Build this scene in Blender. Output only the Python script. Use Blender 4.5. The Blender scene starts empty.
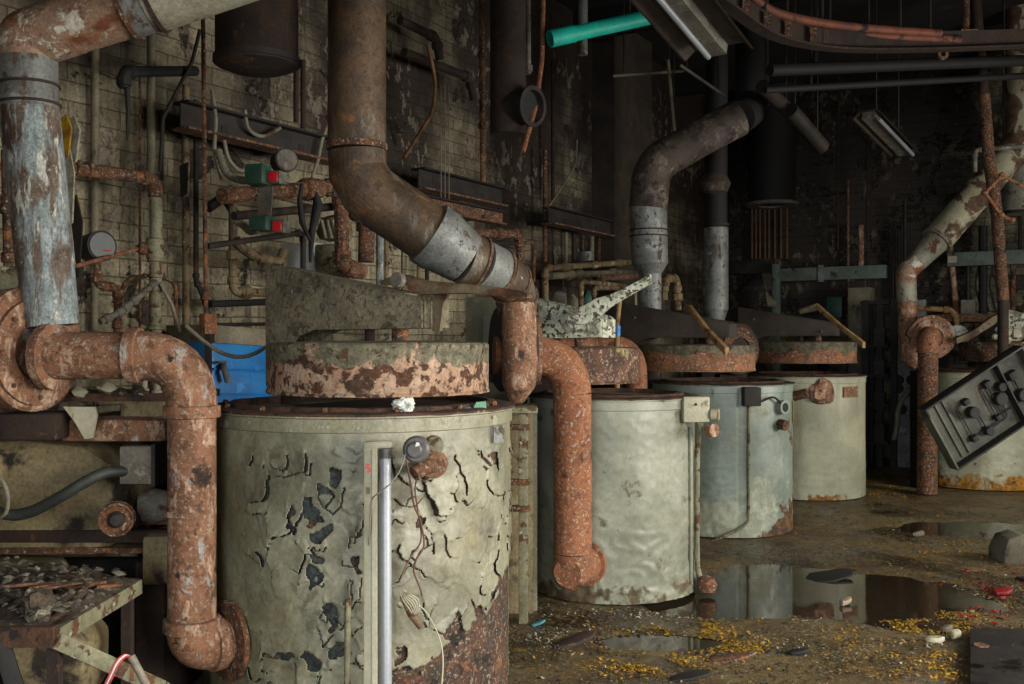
import bpy, bmesh, math, random
from mathutils import Vector, Matrix, noise
V = Vector
random.seed(7)
C = bpy.context.scene.collection
PI = math.pi

# ------------------------------------------------------------------ frame of reference
EYE = 1.5
N = V((.857, -.515, 0)).normalized()      # out of the left wall, into the hall
D = V((.515, .857, 0)).normalized()       # along the left wall, away from the viewer
Z = V((0, 0, 1))
C0, C1 = -4.9, 3.0                        # left / right wall along N
E0, E1 = -2.5, 13.5                       # rear / back wall along D
CEIL = 5.0
def P(px, py, d): return V(((px-512)/1000*d, d, EYE-(py-342)/1000*d))
def WL(px, py, off=.1):                   # a point `off` in front of the left wall
    a = (px-512)/1000
    return P(px, py, (C0+off)/(N.x*a+N.y))
def WB(px, py, off=.1):                   # a point `off` in front of the back wall
    a = (px-512)/1000
    return P(px, py, (E1-off)/(D.x*a+D.y))

# ------------------------------------------------------------------ mesh building
ORI = {}
def wpos(o):
    return ORI.get(o.name, V((0, 0, 0))) if o is not None else V((0, 0, 0))
def frame(axis):
    a = V(axis).normalized()
    u = a.cross(Z) if abs(a.z) < .95 else a.cross(V((0, 1, 0)))
    u.normalize()
    return a, u, a.cross(u).normalized()
class MB:
    def __init__(s): s.v = []; s.f = []
    def box(s, c, size, ax=None):
        ax = ax or (V((1, 0, 0)), V((0, 1, 0)), Z)
        c = V(c); b = len(s.v)
        for i in (-.5, .5):
            for j in (-.5, .5):
                for k in (-.5, .5):
                    s.v.append(c + ax[0]*size[0]*i + ax[1]*size[1]*j + ax[2]*size[2]*k)
        for q in ((0,1,3,2),(4,6,7,5),(0,4,5,1),(2,3,7,6),(0,2,6,4),(1,5,7,3)):
            s.f.append([b+x for x in q])
        return s
    def bar(s, p, q, w, h, up=Z):         # a rectangular bar from p to q
        p = V(p); q = V(q); a = (q-p); L = a.length; a.normalize()
        u = a.cross(up).normalized(); w2 = u.cross(a).normalized()
        return s.box((p+q)/2, (L, w, h), (a, u, w2))
    def prism(s, poly, o, u, v, t):       # polygon (a,b) in the plane u,v, thickness t both sides of o
        o = V(o); w = u.cross(v).normalized(); n = len(poly); b = len(s.v)
        for k in (-.5, .5):
            for x, y in poly: s.v.append(o+u*x+v*y+w*t*k)
        s.f.append([b+i for i in range(n)][::-1]); s.f.append([b+n+i for i in range(n)])
        for i in range(n):
            j = (i+1) % n; s.f.append([b+i, b+j, b+n+j, b+n+i])
        return s
    def tube(s, pts, r, n=14, caps=True):
        pts = [V(p) for p in pts]; m = len(pts)
        if m < 2: return s
        rs = r if isinstance(r, (list, tuple)) else [r]*m
        t0 = (pts[1]-pts[0]).normalized(); _, u, w = frame(t0); b = len(s.v)
        prev = t0
        for i in range(m):
            if i == 0: t = t0
            elif i == m-1: t = (pts[i]-pts[i-1]).normalized()
            else: t = ((pts[i]-pts[i-1]).normalized()+(pts[i+1]-pts[i]).normalized()).normalized()
            q = prev.rotation_difference(t); u = q @ u; w = q @ w; prev = t
            k = 1
            if 0 < i < m-1:
                k = 1/max(.6, math.cos((pts[i]-pts[i-1]).angle(pts[i+1]-pts[i], 0)/2))
            for j in range(n):
                a = 2*PI*j/n
                s.v.append(pts[i]+(u*math.cos(a)+w*math.sin(a))*rs[i])
        for i in range(m-1):
            for j in range(n):
                k = (j+1) % n
                s.f.append([b+i*n+j, b+i*n+k, b+(i+1)*n+k, b+(i+1)*n+j])
        if caps:
            s.f.append([b+j for j in range(n)][::-1]); s.f.append([b+(m-1)*n+j for j in range(n)])
        return s
    def lathe(s, prof, o, axis=Z, n=48, closed=False):
        a, u, w = frame(axis); o = V(o); b = len(s.v); m = len(prof)
        for r, h in prof:
            for j in range(n):
                t = 2*PI*j/n
                s.v.append(o+a*h+(u*math.cos(t)+w*math.sin(t))*r)
        for i in range(m if closed else m-1):
            i2 = (i+1) % m
            for j in range(n):
                k = (j+1) % n
                s.f.append([b+i*n+j, b+i2*n+j, b+i2*n+k, b+i*n+k])
        if not closed:
            if prof[0][0] > 1e-4: s.f.append([b+j for j in range(n)])
            if prof[-1][0] > 1e-4: s.f.append([b+(m-1)*n+j for j in range(n)][::-1])
        return s
    def cyl(s, o, axis, r, h, n=32, e=.004):
        e = min(e, r*.4, h*.4)
        return s.lathe([(r-e, 0), (r, e), (r, h-e), (r-e, h)], o, axis, n)
    def ring(s, o, axis, ri, ro, h, n=40):
        return s.lathe([(ri, 0), (ro, 0), (ro, h), (ri, h)], o, axis, n, closed=True)
    def build(s, name, mat, parent=None, ang=35, bevel=0, wob=0, wsc=8, origin=None):
        og = wpos(parent) if parent is not None else (V(origin) if origin is not None else V((0, 0, 0)))
        vs = s.v
        if wob:
            vs = [p + noise.noise_vector(p*wsc)*wob for p in vs]
        me = bpy.data.meshes.new(name)
        me.from_pydata([tuple(p-og) for p in vs], [], s.f)
        me.update()
        bm = bmesh.new(); bm.from_mesh(me)
        bmesh.ops.recalc_face_normals(bm, faces=bm.faces)
        if bevel: 
            es = [e for e in bm.edges if len(e.link_faces) == 2 and e.calc_face_angle(0) > .6]
            bmesh.ops.bevel(bm, geom=es, offset=bevel, segments=2, affect='EDGES', profile=.5)
        bm.to_mesh(me); bm.free()
        me.polygons.foreach_set('use_smooth', [True]*len(me.polygons))
        me.set_sharp_from_angle(angle=math.radians(ang))
        me.materials.append(mat)
        o = bpy.data.objects.new(name, me); C.objects.link(o)
        if parent is not None: o.parent = parent
        else: o.location = og
        ORI[o.name] = og
        return o
def tag(o, label=None, cat=None, group=None, kind=None):
    if label: o['label'] = label
    if cat: o['category'] = cat
    if group: o['group'] = group
    if kind: o['kind'] = kind
    return o
def thing(name, label, cat, loc, group=None):
    o = bpy.data.objects.new(name, None); C.objects.link(o)
    o.empty_display_size = .1; o.location = V(loc); ORI[o.name] = V(loc)
    return tag(o, label, cat, group)
def struct(mb, name, mat, **k): return tag(mb.build(name, mat, **k), kind='structure')
def fillet(pts, r, n=6):
    pts = [V(p) for p in pts]; out = [pts[0]]
    for i in range(1, len(pts)-1):
        a, b, c = pts[i-1], pts[i], pts[i+1]
        d1 = (a-b); d2 = (c-b); l1 = d1.length; l2 = d2.length; d1.normalize(); d2.normalize()
        th = d1.angle(d2, PI); cut = min(r/max(math.tan(th/2), .05), l1*.48, l2*.48)
        p1 = b+d1*cut; p2 = b+d2*cut
        for k in range(n+1):
            t = k/n; out.append(p1*(1-t)**2 + b*2*t*(1-t) + p2*t*t)
    out.append(pts[-1]); return out
def bez(pts, n=8):                        # smooth curve through points
    pts = [V(p) for p in pts]; q = [pts[0]*2-pts[1]]+pts+[pts[-1]*2-pts[-2]]; out = []
    for i in range(1, len(q)-2):
        for k in range(n):
            t = k/n
            out.append(.5*((2*q[i])+(q[i+1]-q[i-1])*t+(2*q[i-1]-5*q[i]+4*q[i+1]-q[i+2])*t*t+(3*q[i]-q[i-1]-3*q[i+1]+q[i+2])*t**3))
    out.append(pts[-1]); return out

# ------------------------------------------------------------------ materials
def lin(c):
    r, g, b = c
    if r > g > b and r-b > 22 and r < 200:      # iron oxides are duller than they look
        y = .3*r+.55*g+.15*b; c = tuple((y+(x-y)*k)*.90 for x, k in zip(c, (.80, .55, 1.06)))
    return tuple(((x/255)/12.92 if x/255 <= .04045 else ((x/255+.055)/1.055)**2.4) for x in c)+(1,)
class NT:
    def __init__(s, name):
        s.m = bpy.data.materials.new(name); s.m.use_nodes = True
        s.t = s.m.node_tree; s.t.nodes.clear()
    def n(s, typ, **k):
        x = s.t.nodes.new(typ)
        for a, b in k.items():
            if a.startswith('_'): setattr(x, a[1:], b)
        return x
    def l(s, a, b): s.t.links.new(a, b)
    def math(s, op, a, b=None, c=None, clamp=False):
        x = s.t.nodes.new('ShaderNodeMath'); x.operation = op; x.use_clamp = clamp
        for i, q in enumerate((a, b, c)):
            if q is None: continue
            if isinstance(q, (int, float)): x.inputs[i].default_value = q
            else: s.l(q, x.inputs[i])
        return x.outputs[0]
    def mix(s, f, a, b, typ='RGBA', blend='MIX'):
        x = s.t.nodes.new('ShaderNodeMix'); x.data_type = typ
        if typ == 'RGBA': x.blend_type = blend
        ins = {'RGBA': (0, 6, 7, 2), 'FLOAT': (0, 2, 3, 0)}[typ]
        for i, q in zip(ins[:3], (f, a, b)):
            if isinstance(q, (int, float)): x.inputs[i].default_value = q
            elif isinstance(q, tuple): x.inputs[i].default_value = q
            else: s.l(q, x.inputs[i])
        return x.outputs[ins[3]]
    def noise(s, vec, scale, detail=6, rough=.6, dist=0):
        x = s.t.nodes.new('ShaderNodeTexNoise'); x.inputs['Scale'].default_value = scale
        x.inputs['Detail'].default_value = detail; x.inputs['Roughness'].default_value = rough
        x.inputs['Distortion'].default_value = dist; s.l(vec, x.inputs['Vector']); return x.outputs['Fac']
    def smooth(s, v, a, b, lo=0, hi=1):
        x = s.t.nodes.new('ShaderNodeMapRange'); x.interpolation_type = 'SMOOTHSTEP'
        s.l(v, x.inputs['Value'])
        for k, q in (('From Min', a), ('From Max', b), ('To Min', lo), ('To Max', hi)): x.inputs[k].default_value = q
        return x.outputs[0]
    def mapping(s, vec, loc=(0,0,0), scale=(1,1,1)):
        x = s.t.nodes.new('ShaderNodeMapping'); s.l(vec, x.inputs['Vector'])
        x.inputs['Location'].default_value = loc; x.inputs['Scale'].default_value = scale; return x.outputs[0]

SPK = [dict(c=((198,178,160),(170,150,134)), s=60, t=.575, w=.05, d=8, rg=.7, h=.4, a=.75), dict(c=((78,46,36),(56,36,30)), s=24, t=.58, w=.05, d=12, rg=.75, h=-.5, a=.6)]
def surf(name, base, layers=(), rough=.65, metal=0, bump=.4, grit=.35, gs=70, seed=0, spec=.4, coord='Object', relief=.006):
    """base=(colA,colB,scale); each layer: dict(c=(colA,colB), s=scale, t=threshold, w=softness, st=stretch, h=height, r=rough, m=metal,
    g=(axis,v0,v1,weight))  - mask = noise + weight*ramp(axis) compared with t"""
    q = NT(name); tc = q.n('ShaderNodeTexCoord'); v0 = tc.outputs[coord]
    vec = q.mapping(v0, (seed*3.7, seed*1.9, seed*5.3))
    sep = q.n('ShaderNodeSeparateXYZ'); q.l(v0, sep.inputs[0])
    b1 = q.smooth(q.noise(vec, base[2], 5, .6), .35, .65)
    col = q.mix(b1, lin(base[0]), lin(base[1]))
    rg = rough; mt = metal; ht = None
    for i, L in enumerate(layers):
        st = L.get('st', (1, 1, 1))
        lv = q.mapping(v0, (seed*2.1+i*7.3+3, seed+i*3.1, i*5.7), st)
        nz = q.noise(lv, L['s'], L.get('d', 8), L.get('rg', .62), L.get('dist', .3))
        if 'g' in L:
            ax, a, b, wt = L['g']
            gr = q.smooth(sep.outputs['XYZ'.index(ax)], min(a, b), max(a, b), 0 if b > a else wt, wt if b > a else 0)
            nz = q.math('ADD', nz, gr)
        if 'g2' in L:
            ax, a, b, wt = L['g2']
            gr = q.smooth(sep.outputs['XYZ'.index(ax)], min(a, b), max(a, b), 0 if b > a else wt, wt if b > a else 0)
            nz = q.math('ADD', nz, gr)
        w = L.get('w', .03)
        mask = q.smooth(nz, L['t']-w, L['t']+w)
        if 'a' in L: mask = q.math('MULTIPLY', mask, L['a'])
        cc = q.mix(q.smooth(q.noise(lv, L['s']*L.get('cs', 4), 4), .38, .62), lin(L['c'][0]), lin(L['c'][1]))
        col = q.mix(mask, col, cc)
        rg = q.mix(mask, rg, float(L.get('r', .85)), 'FLOAT'); mt = q.mix(mask, mt, float(L.get('m', 0)), 'FLOAT')
        if 'h' in L:
            hh = q.math('MULTIPLY', mask, L['h']); ht = hh if ht is None else q.math('ADD', ht, hh)
    fine = q.noise(vec, gs, 4, .7)
    if grit: col = q.mix(1.0, col, q.mix(q.smooth(fine, .3, .7), (1-grit,)*3+(1,), (1.06,)*3+(1,)), blend='MULTIPLY')
    hf = q.math('MULTIPLY', fine, .35)
    mid = q.math('MULTIPLY', q.noise(vec, gs*.22, 4, .6), .6)
    ht = q.math('ADD', hf, mid) if ht is None else q.math('ADD', ht, q.math('ADD', hf, mid))
    bp = q.n('ShaderNodeBump'); bp.inputs['Strength'].default_value = bump; bp.inputs['Distance'].default_value = relief
    q.l(ht, bp.inputs['Height'])
    pr = q.n('ShaderNodeBsdfPrincipled')
    q.l(col, pr.inputs['Base Color']); q.l(bp.outputs[0], pr.inputs['Normal'])
    for k, val in (('Roughness', rg), ('Metallic', mt)):
        if isinstance(val, (int, float)): pr.inputs[k].default_value = val
        else: q.l(val, pr.inputs[k])
    pr.inputs['Specular IOR Level'].default_value = spec
    out = q.n('ShaderNodeOutputMaterial'); q.l(pr.outputs[0], out.inputs[0])
    return q.m

RUST = ((120, 58, 38), (66, 34, 24)); PINK = ((178, 118, 100), (140, 78, 60)); DK = ((38, 30, 25), (20, 17, 15))
M = {}
M['paint'] = surf('grey_green_paint', ((128,126,106), (102,100,82), 3), [
    dict(c=((110,104,76),(128,118,84)), s=2.2, t=.56, w=.1, st=(1,1,.35), a=.6),
    dict(c=((70,62,46),(90,70,44)), s=5, t=.66, w=.05, st=(1.6,1.6,.4), r=.8),
    dict(c=RUST, s=9, t=.68, w=.02, h=-.4), dict(c=((140,142,120),(126,128,108)), s=20, t=.60, w=.02, h=.5)], rough=.5, bump=.6, grit=.3, spec=.5)
M['peel'] = surf('peeling_grey_green_paint', ((126,124,104), (95,94,76), 4), [
    dict(c=((108,98,62),(128,112,70)), s=2.5, t=.58, w=.1, a=.55, g=('X', -.3, -.62, .16)),
    dict(c=((84,76,58),(70,60,44)), s=7, t=.63, w=.06, a=.7, r=.8)], rough=.48, bump=.55, grit=.28, spec=.5, gs=55)
M['underrust'] = surf('rusted_drum_steel', ((92,50,36), (52,34,28), 9), [*SPK, 
    dict(c=((64,74,72),(40,44,42)), s=7, t=.62, w=.05, g=('X', .15, -.05, .25)),
    dict(c=((150,92,72),(124,66,48)), s=11, t=.62, w=.03, h=.5, g=('Z', .5, .1, .03)),
    dict(c=((24,20,18),(34,24,20)), s=14, t=.60, w=.03, h=.6),
    dict(c=((150,160,160),(120,130,130)), s=30, t=.67, w=.02)], rough=.8, bump=.9, grit=.5)
M['paint_smooth'] = surf('smooth_grey_green_paint', ((131,133,115), (103,105,89), 2.2), [
    dict(c=((120,116,92),(100,94,70)), s=2.5, t=.62, w=.08, st=(1,1,.25), a=.6),
    dict(c=((96,80,54),(70,52,36)), s=6, t=.62, w=.05, r=.8, g=('Z', .22, .0, .14)),
    dict(c=RUST, s=9, t=.73, w=.02, h=-.4)], rough=.42, bump=.5, grit=.15, gs=40, spec=.5)
M['paint_blue'] = surf('bluish_grey_paint', ((124,136,126), (104,114,102), 2.5), [
    dict(c=((150,154,136),(128,130,112)), s=3, t=.6, w=.06, g=('Z', .5, .1, .12)),
    dict(c=((112,66,38),(58,36,24)), s=3.5, t=.85, w=.012, h=-.8, r=.85, g=('Z', .40, -.05, .30), g2=('X', .0, .5, .22)),
    dict(c=((84,80,60),(64,56,44)), s=6, t=.66, w=.05, st=(1.5,1.5,.3), r=.8)], rough=.4, bump=.45, grit=.18, gs=40, spec=.5)
M['paint_pale'] = surf('pale_grey_green_paint', ((150,150,127), (124,124,102), 2.5), [
    dict(c=((140,128,92),(120,106,72)), s=3, t=.62, w=.08, st=(1.3,1.3,.2), a=.6),
    dict(c=((150,92,34),(96,58,30)), s=5, t=.78, w=.04, g=('Z', .25, -.02, .26))], rough=.5, bump=.35, grit=.15, gs=40)
M['lid'] = surf('lid_rust_and_pink_primer', ((192,152,134), (166,116,96), 6), [*SPK, 
    dict(c=((104,50,34),(70,38,28)), s=16, t=.545, w=.02, h=-.6, d=12),
    dict(c=((122,118,96),(98,92,72)), s=7, t=.70, w=.03, h=.8, g=('Z', 1.36, 1.45, .28), d=12), dict(c=((104,56,38),(78,44,32)), s=26, t=.60, w=.02, h=-.5),
    dict(c=((58,36,26),(84,46,32)), s=8, t=.62, w=.03, g=('Z', 1.36, 1.30, .06))], rough=.75, bump=.8, grit=.35)
M['lid_dark'] = surf('lid_dark_rust', ((112,58,42), (74,38,30), 6), [*SPK, 
    dict(c=((170,160,118),(140,120,84)), s=6, t=.72, w=.02, h=.8, g=('Z', 1.30, 1.44, .16)),
    dict(c=((52,30,24),(70,40,30)), s=9, t=.58, w=.05)], rough=.8, bump=.6, grit=.35)
M['lid_orange'] = surf('lid_orange_rust', ((168,92,62), (124,64,44), 6), [*SPK, 
    dict(c=((206,178,158),(188,150,130)), s=12, t=.66, w=.03, h=.5, st=(1,1,2)),
    dict(c=((112,104,82),(82,72,56)), s=5, t=.60, w=.06, h=.5, g=('Z', 1.38, 1.46, .30)),
    dict(c=((66,36,26),(48,30,24)), s=8, t=.62, w=.04)], rough=.75, bump=.6, grit=.3)
M['rust'] = surf('rust_brown', ((112,58,40), (70,38,28), 8), [*SPK, 
    dict(c=((156,88,60),(132,70,48)), s=18, t=.58, w=.03, h=.4),
    dict(c=((38,26,20),(28,20,18)), s=9, t=.64, w=.04)], rough=.85, bump=.7, grit=.4)
M['rust_dark'] = surf('rust_dark', ((58,36,28), (34,24,20), 8), [
    dict(c=((100,54,36),(80,44,30)), s=16, t=.63, w=.04, h=.4)], rough=.85, bump=.7, grit=.4)
M['rust_rim'] = surf('rim_rust', ((96,54,42), (62,38,30), 12), [
    dict(c=((150,142,120),(120,110,90)), s=14, t=.66, w=.03, h=.5),
    dict(c=((34,26,22),(26,22,20)), s=20, t=.6, w=.04)], rough=.85, bump=.9, grit=.45)
M['rust_pipe'] = surf('rust_pink_pipe', ((156,94,74), (118,68,53), 7), [*SPK, 
    dict(c=((198,158,142),(172,122,102)), s=17, t=.565, w=.03, h=.35, st=(1,1,.5)),
    dict(c=((168,166,160),(146,144,138)), s=10, t=.63, w=.03, h=.6, st=(1,1,.6), a=.75, d=12),
    dict(c=((66,38,28),(48,30,24)), s=10, t=.64, w=.04)], rough=.8, bump=.8, grit=.3)
M['rust_orange'] = surf('rust_orange_pipe', ((164,84,60), (132,66,47), 8), [*SPK, 
    dict(c=((190,140,112),(176,116,88)), s=22, t=.64, w=.03, h=.4),
    dict(c=((176,176,164),(150,146,130)), s=7, t=.715, w=.02, h=.7),
    dict(c=((84,42,30),(66,36,28)), s=9, t=.63, w=.05)], rough=.8, bump=.7, grit=.3)
M['duct_silver'] = surf('duct_galvanised', ((122,124,120), (92,94,92), 4), [
    dict(c=((96,62,48),(74,46,36)), s=8, t=.62, w=.04, st=(1,1,.35)),
    dict(c=((146,150,148),(128,132,130)), s=6, t=.62, w=.05, m=.2, r=.5), dict(c=((80,72,62),(62,54,48)), s=22, t=.60, w=.04)], rough=.55, metal=.25, bump=.5, grit=.35)
M['duct_blue'] = surf('duct_peeling_silver_blue', ((112,92,82), (92,70,62), 8), [*SPK, 
    dict(c=((140,150,150),(112,122,124)), s=14, t=.50, w=.04, h=.5, st=(1,1,.22), r=.5),
    dict(c=((186,186,176),(160,162,154)), s=20, t=.57, w=.03, h=.5, st=(1,1,.25), r=.5),
    dict(c=((70,42,34),(86,52,42)), s=9, t=.62, w=.03, st=(1,1,.25))], rough=.7, bump=.8, grit=.4)
M['duct_rust'] = surf('duct_streaked_rust', ((104,74,56), (70,52,42), 5), [SPK[1], 
    dict(c=((132,122,108),(112,100,88)), s=6, t=.58, w=.05, st=(1,1,.3), h=.3, r=.5, m=.3),
    dict(c=((150,90,62),(120,68,46)), s=7, t=.62, w=.06),
    dict(c=((196,186,168),(170,156,138)), s=12, t=.70, w=.02, h=.6)], rough=.6, metal=.15, bump=.6, grit=.4)
M['duct_dark'] = surf('duct_dull_dark_rust', ((84,70,60), (56,46,40), 5), [dict(c=((116,106,96),(96,86,78)), s=7, t=.58, w=.06), dict(c=((60,40,30),(44,32,26)), s=9, t=.57, w=.05)], rough=.75, bump=.5, grit=.4)  # duller, darker copy of the streaked duct rust
M['duct_redstreak'] = surf('duct_red_streaked', ((168,128,112), (150,108,92), 5), [*SPK, 
    dict(c=((150,72,46),(124,58,40)), s=5, t=.55, w=.04, st=(.6,.6,1.2)),
    dict(c=((196,190,176),(176,170,156)), s=9, t=.58, w=.03, h=.5, r=.5)], rough=.65, bump=.6, grit=.35)
M['duct_cream'] = surf('duct_cream_flaking', ((142,140,122), (116,112,96), 5), [
    dict(c=((128,62,52),(96,52,44)), s=5, t=.60, w=.03, h=-.5, st=(1,1,.6)),
    dict(c=((84,76,62),(66,58,48)), s=8, t=.62, w=.04)], rough=.6, bump=.6, grit=.35)
M['duct_wall_cream'] = surf('duct_cream_with_brown_patches', ((176,172,146), (150,144,118), 4), [
    dict(c=((112,76,62),(84,54,44)), s=3.2, t=.52, w=.02, h=-.5),
    dict(c=((150,120,70),(120,92,54)), s=6, t=.64, w=.03)], rough=.6, bump=.5, grit=.3)
M['arm'] = surf('arm_scabby_khaki', ((130,118,96), (104,94,76), 10), [
    dict(c=((70,60,50),(54,44,38)), s=6, t=.60, w=.02, h=-.8, d=12, a=.7), dict(c=((146,138,118),(126,118,100)), s=26, t=.60, w=.05, h=.6, d=8, a=.5), dict(c=((58,48,40),(44,38,32)), s=40, t=.60, w=.05, h=-.6, a=.6),
    dict(c=((150,158,138),(130,138,118)), s=4, t=.70, w=.015, h=-.6),
    dict(c=((120,76,54),(96,60,44)), s=14, t=.66, w=.03)], rough=.75, bump=1, grit=.45, gs=50, relief=.01)
M['arm_pale'] = surf('arm_flaking_pale_paint', ((186,188,170), (160,164,144), 10), [
    dict(c=((84,76,64),(60,52,44)), s=34, t=.57, w=.03, h=-1, d=4), dict(c=((130,128,110),(116,112,96)), s=9, t=.55, w=.03),
    dict(c=((138,74,52),(104,56,42)), s=4, t=.72, w=.015, h=-.6)], rough=.6, bump=1, grit=.3, gs=60, relief=.012)
M['arm_dark'] = surf('arm_dark_brown', ((62,52,42), (48,40,34), 6), [
    dict(c=((92,70,50),(78,56,40)), s=8, t=.64, w=.04)], rough=.7, bump=.6, grit=.35)
M['lever'] = surf('lever_rusty_khaki', ((120,104,82), (92,72,54), 8), [
    dict(c=RUST, s=7, t=.57, w=.05, st=(.4,1,1)), dict(c=((160,150,126),(140,130,106)), s=12, t=.66, w=.03, h=.5)], rough=.7, bump=.7, grit=.35)
M['lever_tan'] = surf('lever_tan', ((170,128,88), (134,96,62), 8), [dict(c=RUST, s=9, t=.58, w=.05)], rough=.7, bump=.4)
M['iron'] = surf('dark_iron', ((46,40,36), (28,25,23), 6), [dict(c=((86,52,38),(66,42,32)), s=9, t=.62, w=.05)], rough=.7, bump=.5, metal=.2)
M['black'] = surf('black_soot_and_shade', ((22,20,19), (14,13,12), 6), [dict(c=((50,36,28),(36,28,24)), s=8, t=.66, w=.05)], rough=.75, bump=.4)  # also puts the dark of the roof space into duct risers and pipes
M['khaki'] = surf('khaki_scabbed_pipe', ((134,132,104), (110,108,84), 8), [
    dict(c=((110,62,42),(80,46,34)), s=14, t=.56, w=.02, h=-.5), dict(c=((170,172,146),(150,152,126)), s=16, t=.64, w=.03, h=.4)], rough=.7, bump=.7)
M['conduit'] = surf('conduit_dusty_cream', ((140,130,108), (112,102,84), 5), [dict(c=((92,62,44),(70,48,36)), s=7, t=.60, w=.05, st=(1,1,.4))], rough=.7, bump=.3)
M['conduit_tan'] = surf('pipe_tan_scale', ((140,118,88), (108,86,64), 7), [dict(c=((104,58,40),(70,42,32)), s=12, t=.56, w=.04, h=-.4), dict(c=((200,190,164),(176,164,140)), s=14, t=.66, w=.03)], rough=.75, bump=.6)
M['housing'] = surf('housing_greasy_olive', ((150,132,98), (118,100,74), 4), [
    dict(c=((140,122,80),(120,100,62)), s=3, t=.60, w=.08, a=.6),
    dict(c=((50,42,32),(38,32,26)), s=5, t=.55, w=.06, h=-.3), dict(c=((150,146,122),(132,126,102)), s=9, t=.66, w=.02, h=.5)], rough=.7, bump=.7, grit=.4)
M['boxgrey'] = surf('dusty_grey_box', ((104,100,90), (84,78,70), 7), [dict(c=RUST, s=8, t=.64, w=.04), dict(c=((132,128,116),(120,114,104)), s=16, t=.6, w=.05)], rough=.75, bump=.5)
M['cream'] = surf('aged_cream_enamel', ((176,172,148), (154,150,126), 4), [
    dict(c=((140,104,66),(116,84,54)), s=9, t=.64, w=.03, st=(1,1,.2)), dict(c=((120,112,90),(104,96,76)), s=5, t=.66, w=.05)], rough=.5, bump=.3, grit=.15)
M['tube'] = surf('frosted_lamp_tube', ((128,132,136), (112,116,120), 3), rough=.35, bump=.08, grit=.12, spec=.6)
M['bakelite'] = surf('grey_bakelite', ((84,80,78), (66,62,60), 9), rough=.45, bump=.25, grit=.25)
M['whiteplastic'] = surf('white_dusty', ((196,200,194), (176,180,172), 9), rough=.6, bump=.4, grit=.15)
M['bluepaint'] = surf('bright_blue_paint', ((12,112,178), (8,90,152), 3), [
    dict(c=((14,36,62),(20,24,30)), s=9, t=.66, w=.02, st=(1.4,1.4,.35)), dict(c=((60,130,190),(40,110,176)), s=7, t=.62, w=.05)], rough=.35, bump=.5, grit=.25)
M['greenpipe'] = surf('turquoise_pipe_paint', ((22,188,164), (16,160,142), 4), [dict(c=((10,80,70),(8,60,54)), s=8, t=.64, w=.05, st=(.4,1,1))], rough=.5, bump=.2, grit=.15)
M['redbutton'] = surf('red_enamel', ((214,36,44), (196,28,38), 6), rough=.4, bump=.1, grit=.1)
M['greenbox'] = surf('green_box_enamel', ((46,84,66), (34,66,52), 6), [dict(c=((28,30,26),(40,36,30)), s=9, t=.62, w=.05)], rough=.5, bump=.3)
M['redpipe'] = surf('red_lead_pipe', ((150,62,48), (110,46,38), 5), [dict(c=((44,24,20),(30,20,18)), s=6, t=.58, w=.05)], rough=.7, bump=.4)
M['tealbeam'] = surf('teal_grey_beam', ((96,108,100), (76,86,80), 4), [dict(c=((60,44,34),(44,34,28)), s=6, t=.6, w=.05)], rough=.6, bump=.4)
M['bench_dark'] = surf('black_speckled_plate', ((40,34,30), (24,21,19), 8), [dict(c=((120,90,76),(96,84,74)), s=26, t=.66, w=.02, h=.5), dict(c=((12,11,10),(16,14,13)), s=4, t=.58, w=.05, r=.3)], rough=.7, bump=.6)
M['glass'] = surf('dusty_gauge_glass', ((48,54,56), (36,42,44), 12), rough=.4, bump=.05, grit=.2, spec=.7)
M['bench'] = surf('debris_crust', ((92,72,58), (52,42,34), 14), [
    dict(c=((150,140,122),(124,112,94)), s=20, t=.555, w=.02, h=1, d=12), dict(c=((112,64,46),(90,52,38)), s=9, t=.60, w=.04, h=.5)], rough=.9, bump=1, grit=.5, relief=.012)
M['yellowleaf'] = surf('ochre_flake', ((190,140,32), (140,94,22), 20), rough=.7, bump=.2, grit=.2)
M['brownleaf'] = surf('brown_flake', ((92,66,46), (60,44,32), 20), rough=.8, bump=.2)
M['paleflake'] = surf('pale_paint_flake', ((176,170,150), (140,132,112), 20), rough=.7, bump=.2)
M['redflake'] = surf('red_flake', ((150,28,30), (96,22,24), 20), rough=.6, bump=.2)
M['tealflake'] = surf('teal_flake', ((70,134,140), (50,104,112), 20), rough=.6, bump=.2)
M['concrete'] = surf('broken_concrete', ((112,104,88), (88,80,66), 7), [dict(c=((60,52,42),(48,42,36)), s=8, t=.6, w=.05)], rough=.85, bump=.9)
M['wire_red'] = surf('red_wire', ((176,60,64), (150,48,52), 9), rough=.5, bump=.1)
M['wire_brown'] = surf('reddish_brown_wire', ((110,60,50), (84,48,40), 9), rough=.6, bump=.1)
M['wire_grey'] = surf('grey_wire', ((132,124,106), (104,98,84), 9), rough=.6, bump=.1)
M['hose'] = surf('black_rubber_hose', ((54,56,52), (36,38,36), 9), rough=.6, bump=.3)
M['lumppink'] = surf('pinkish_paper', ((176,150,132), (150,126,108), 9), rough=.7, bump=.5)
M['greenshard'] = surf('green_glass_shard', ((60,130,98), (44,110,80), 9), rough=.3, bump=.1)
M['ceil'] = surf('dark_ceiling', ((30,26,23), (18,16,15), 1.2), [dict(c=((54,44,36),(44,36,30)), s=3, t=.64, w=.05)], rough=.9, bump=.4, coord='Object')  # near-black ceiling tone
M['copper'] = surf('dull_copper', ((130,84,56), (90,56,40), 8), rough=.55, metal=.4, bump=.3)
M['panelpaint'] = surf('panel_dirty_olive_grey', ((74,74,62), (54,54,46), 5), [dict(c=((42,38,32),(34,30,26)), s=4, t=.58, w=.06), dict(c=((120,88,62),(100,70,50)), s=10, t=.68, w=.03)], rough=.55, bump=.4)

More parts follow.
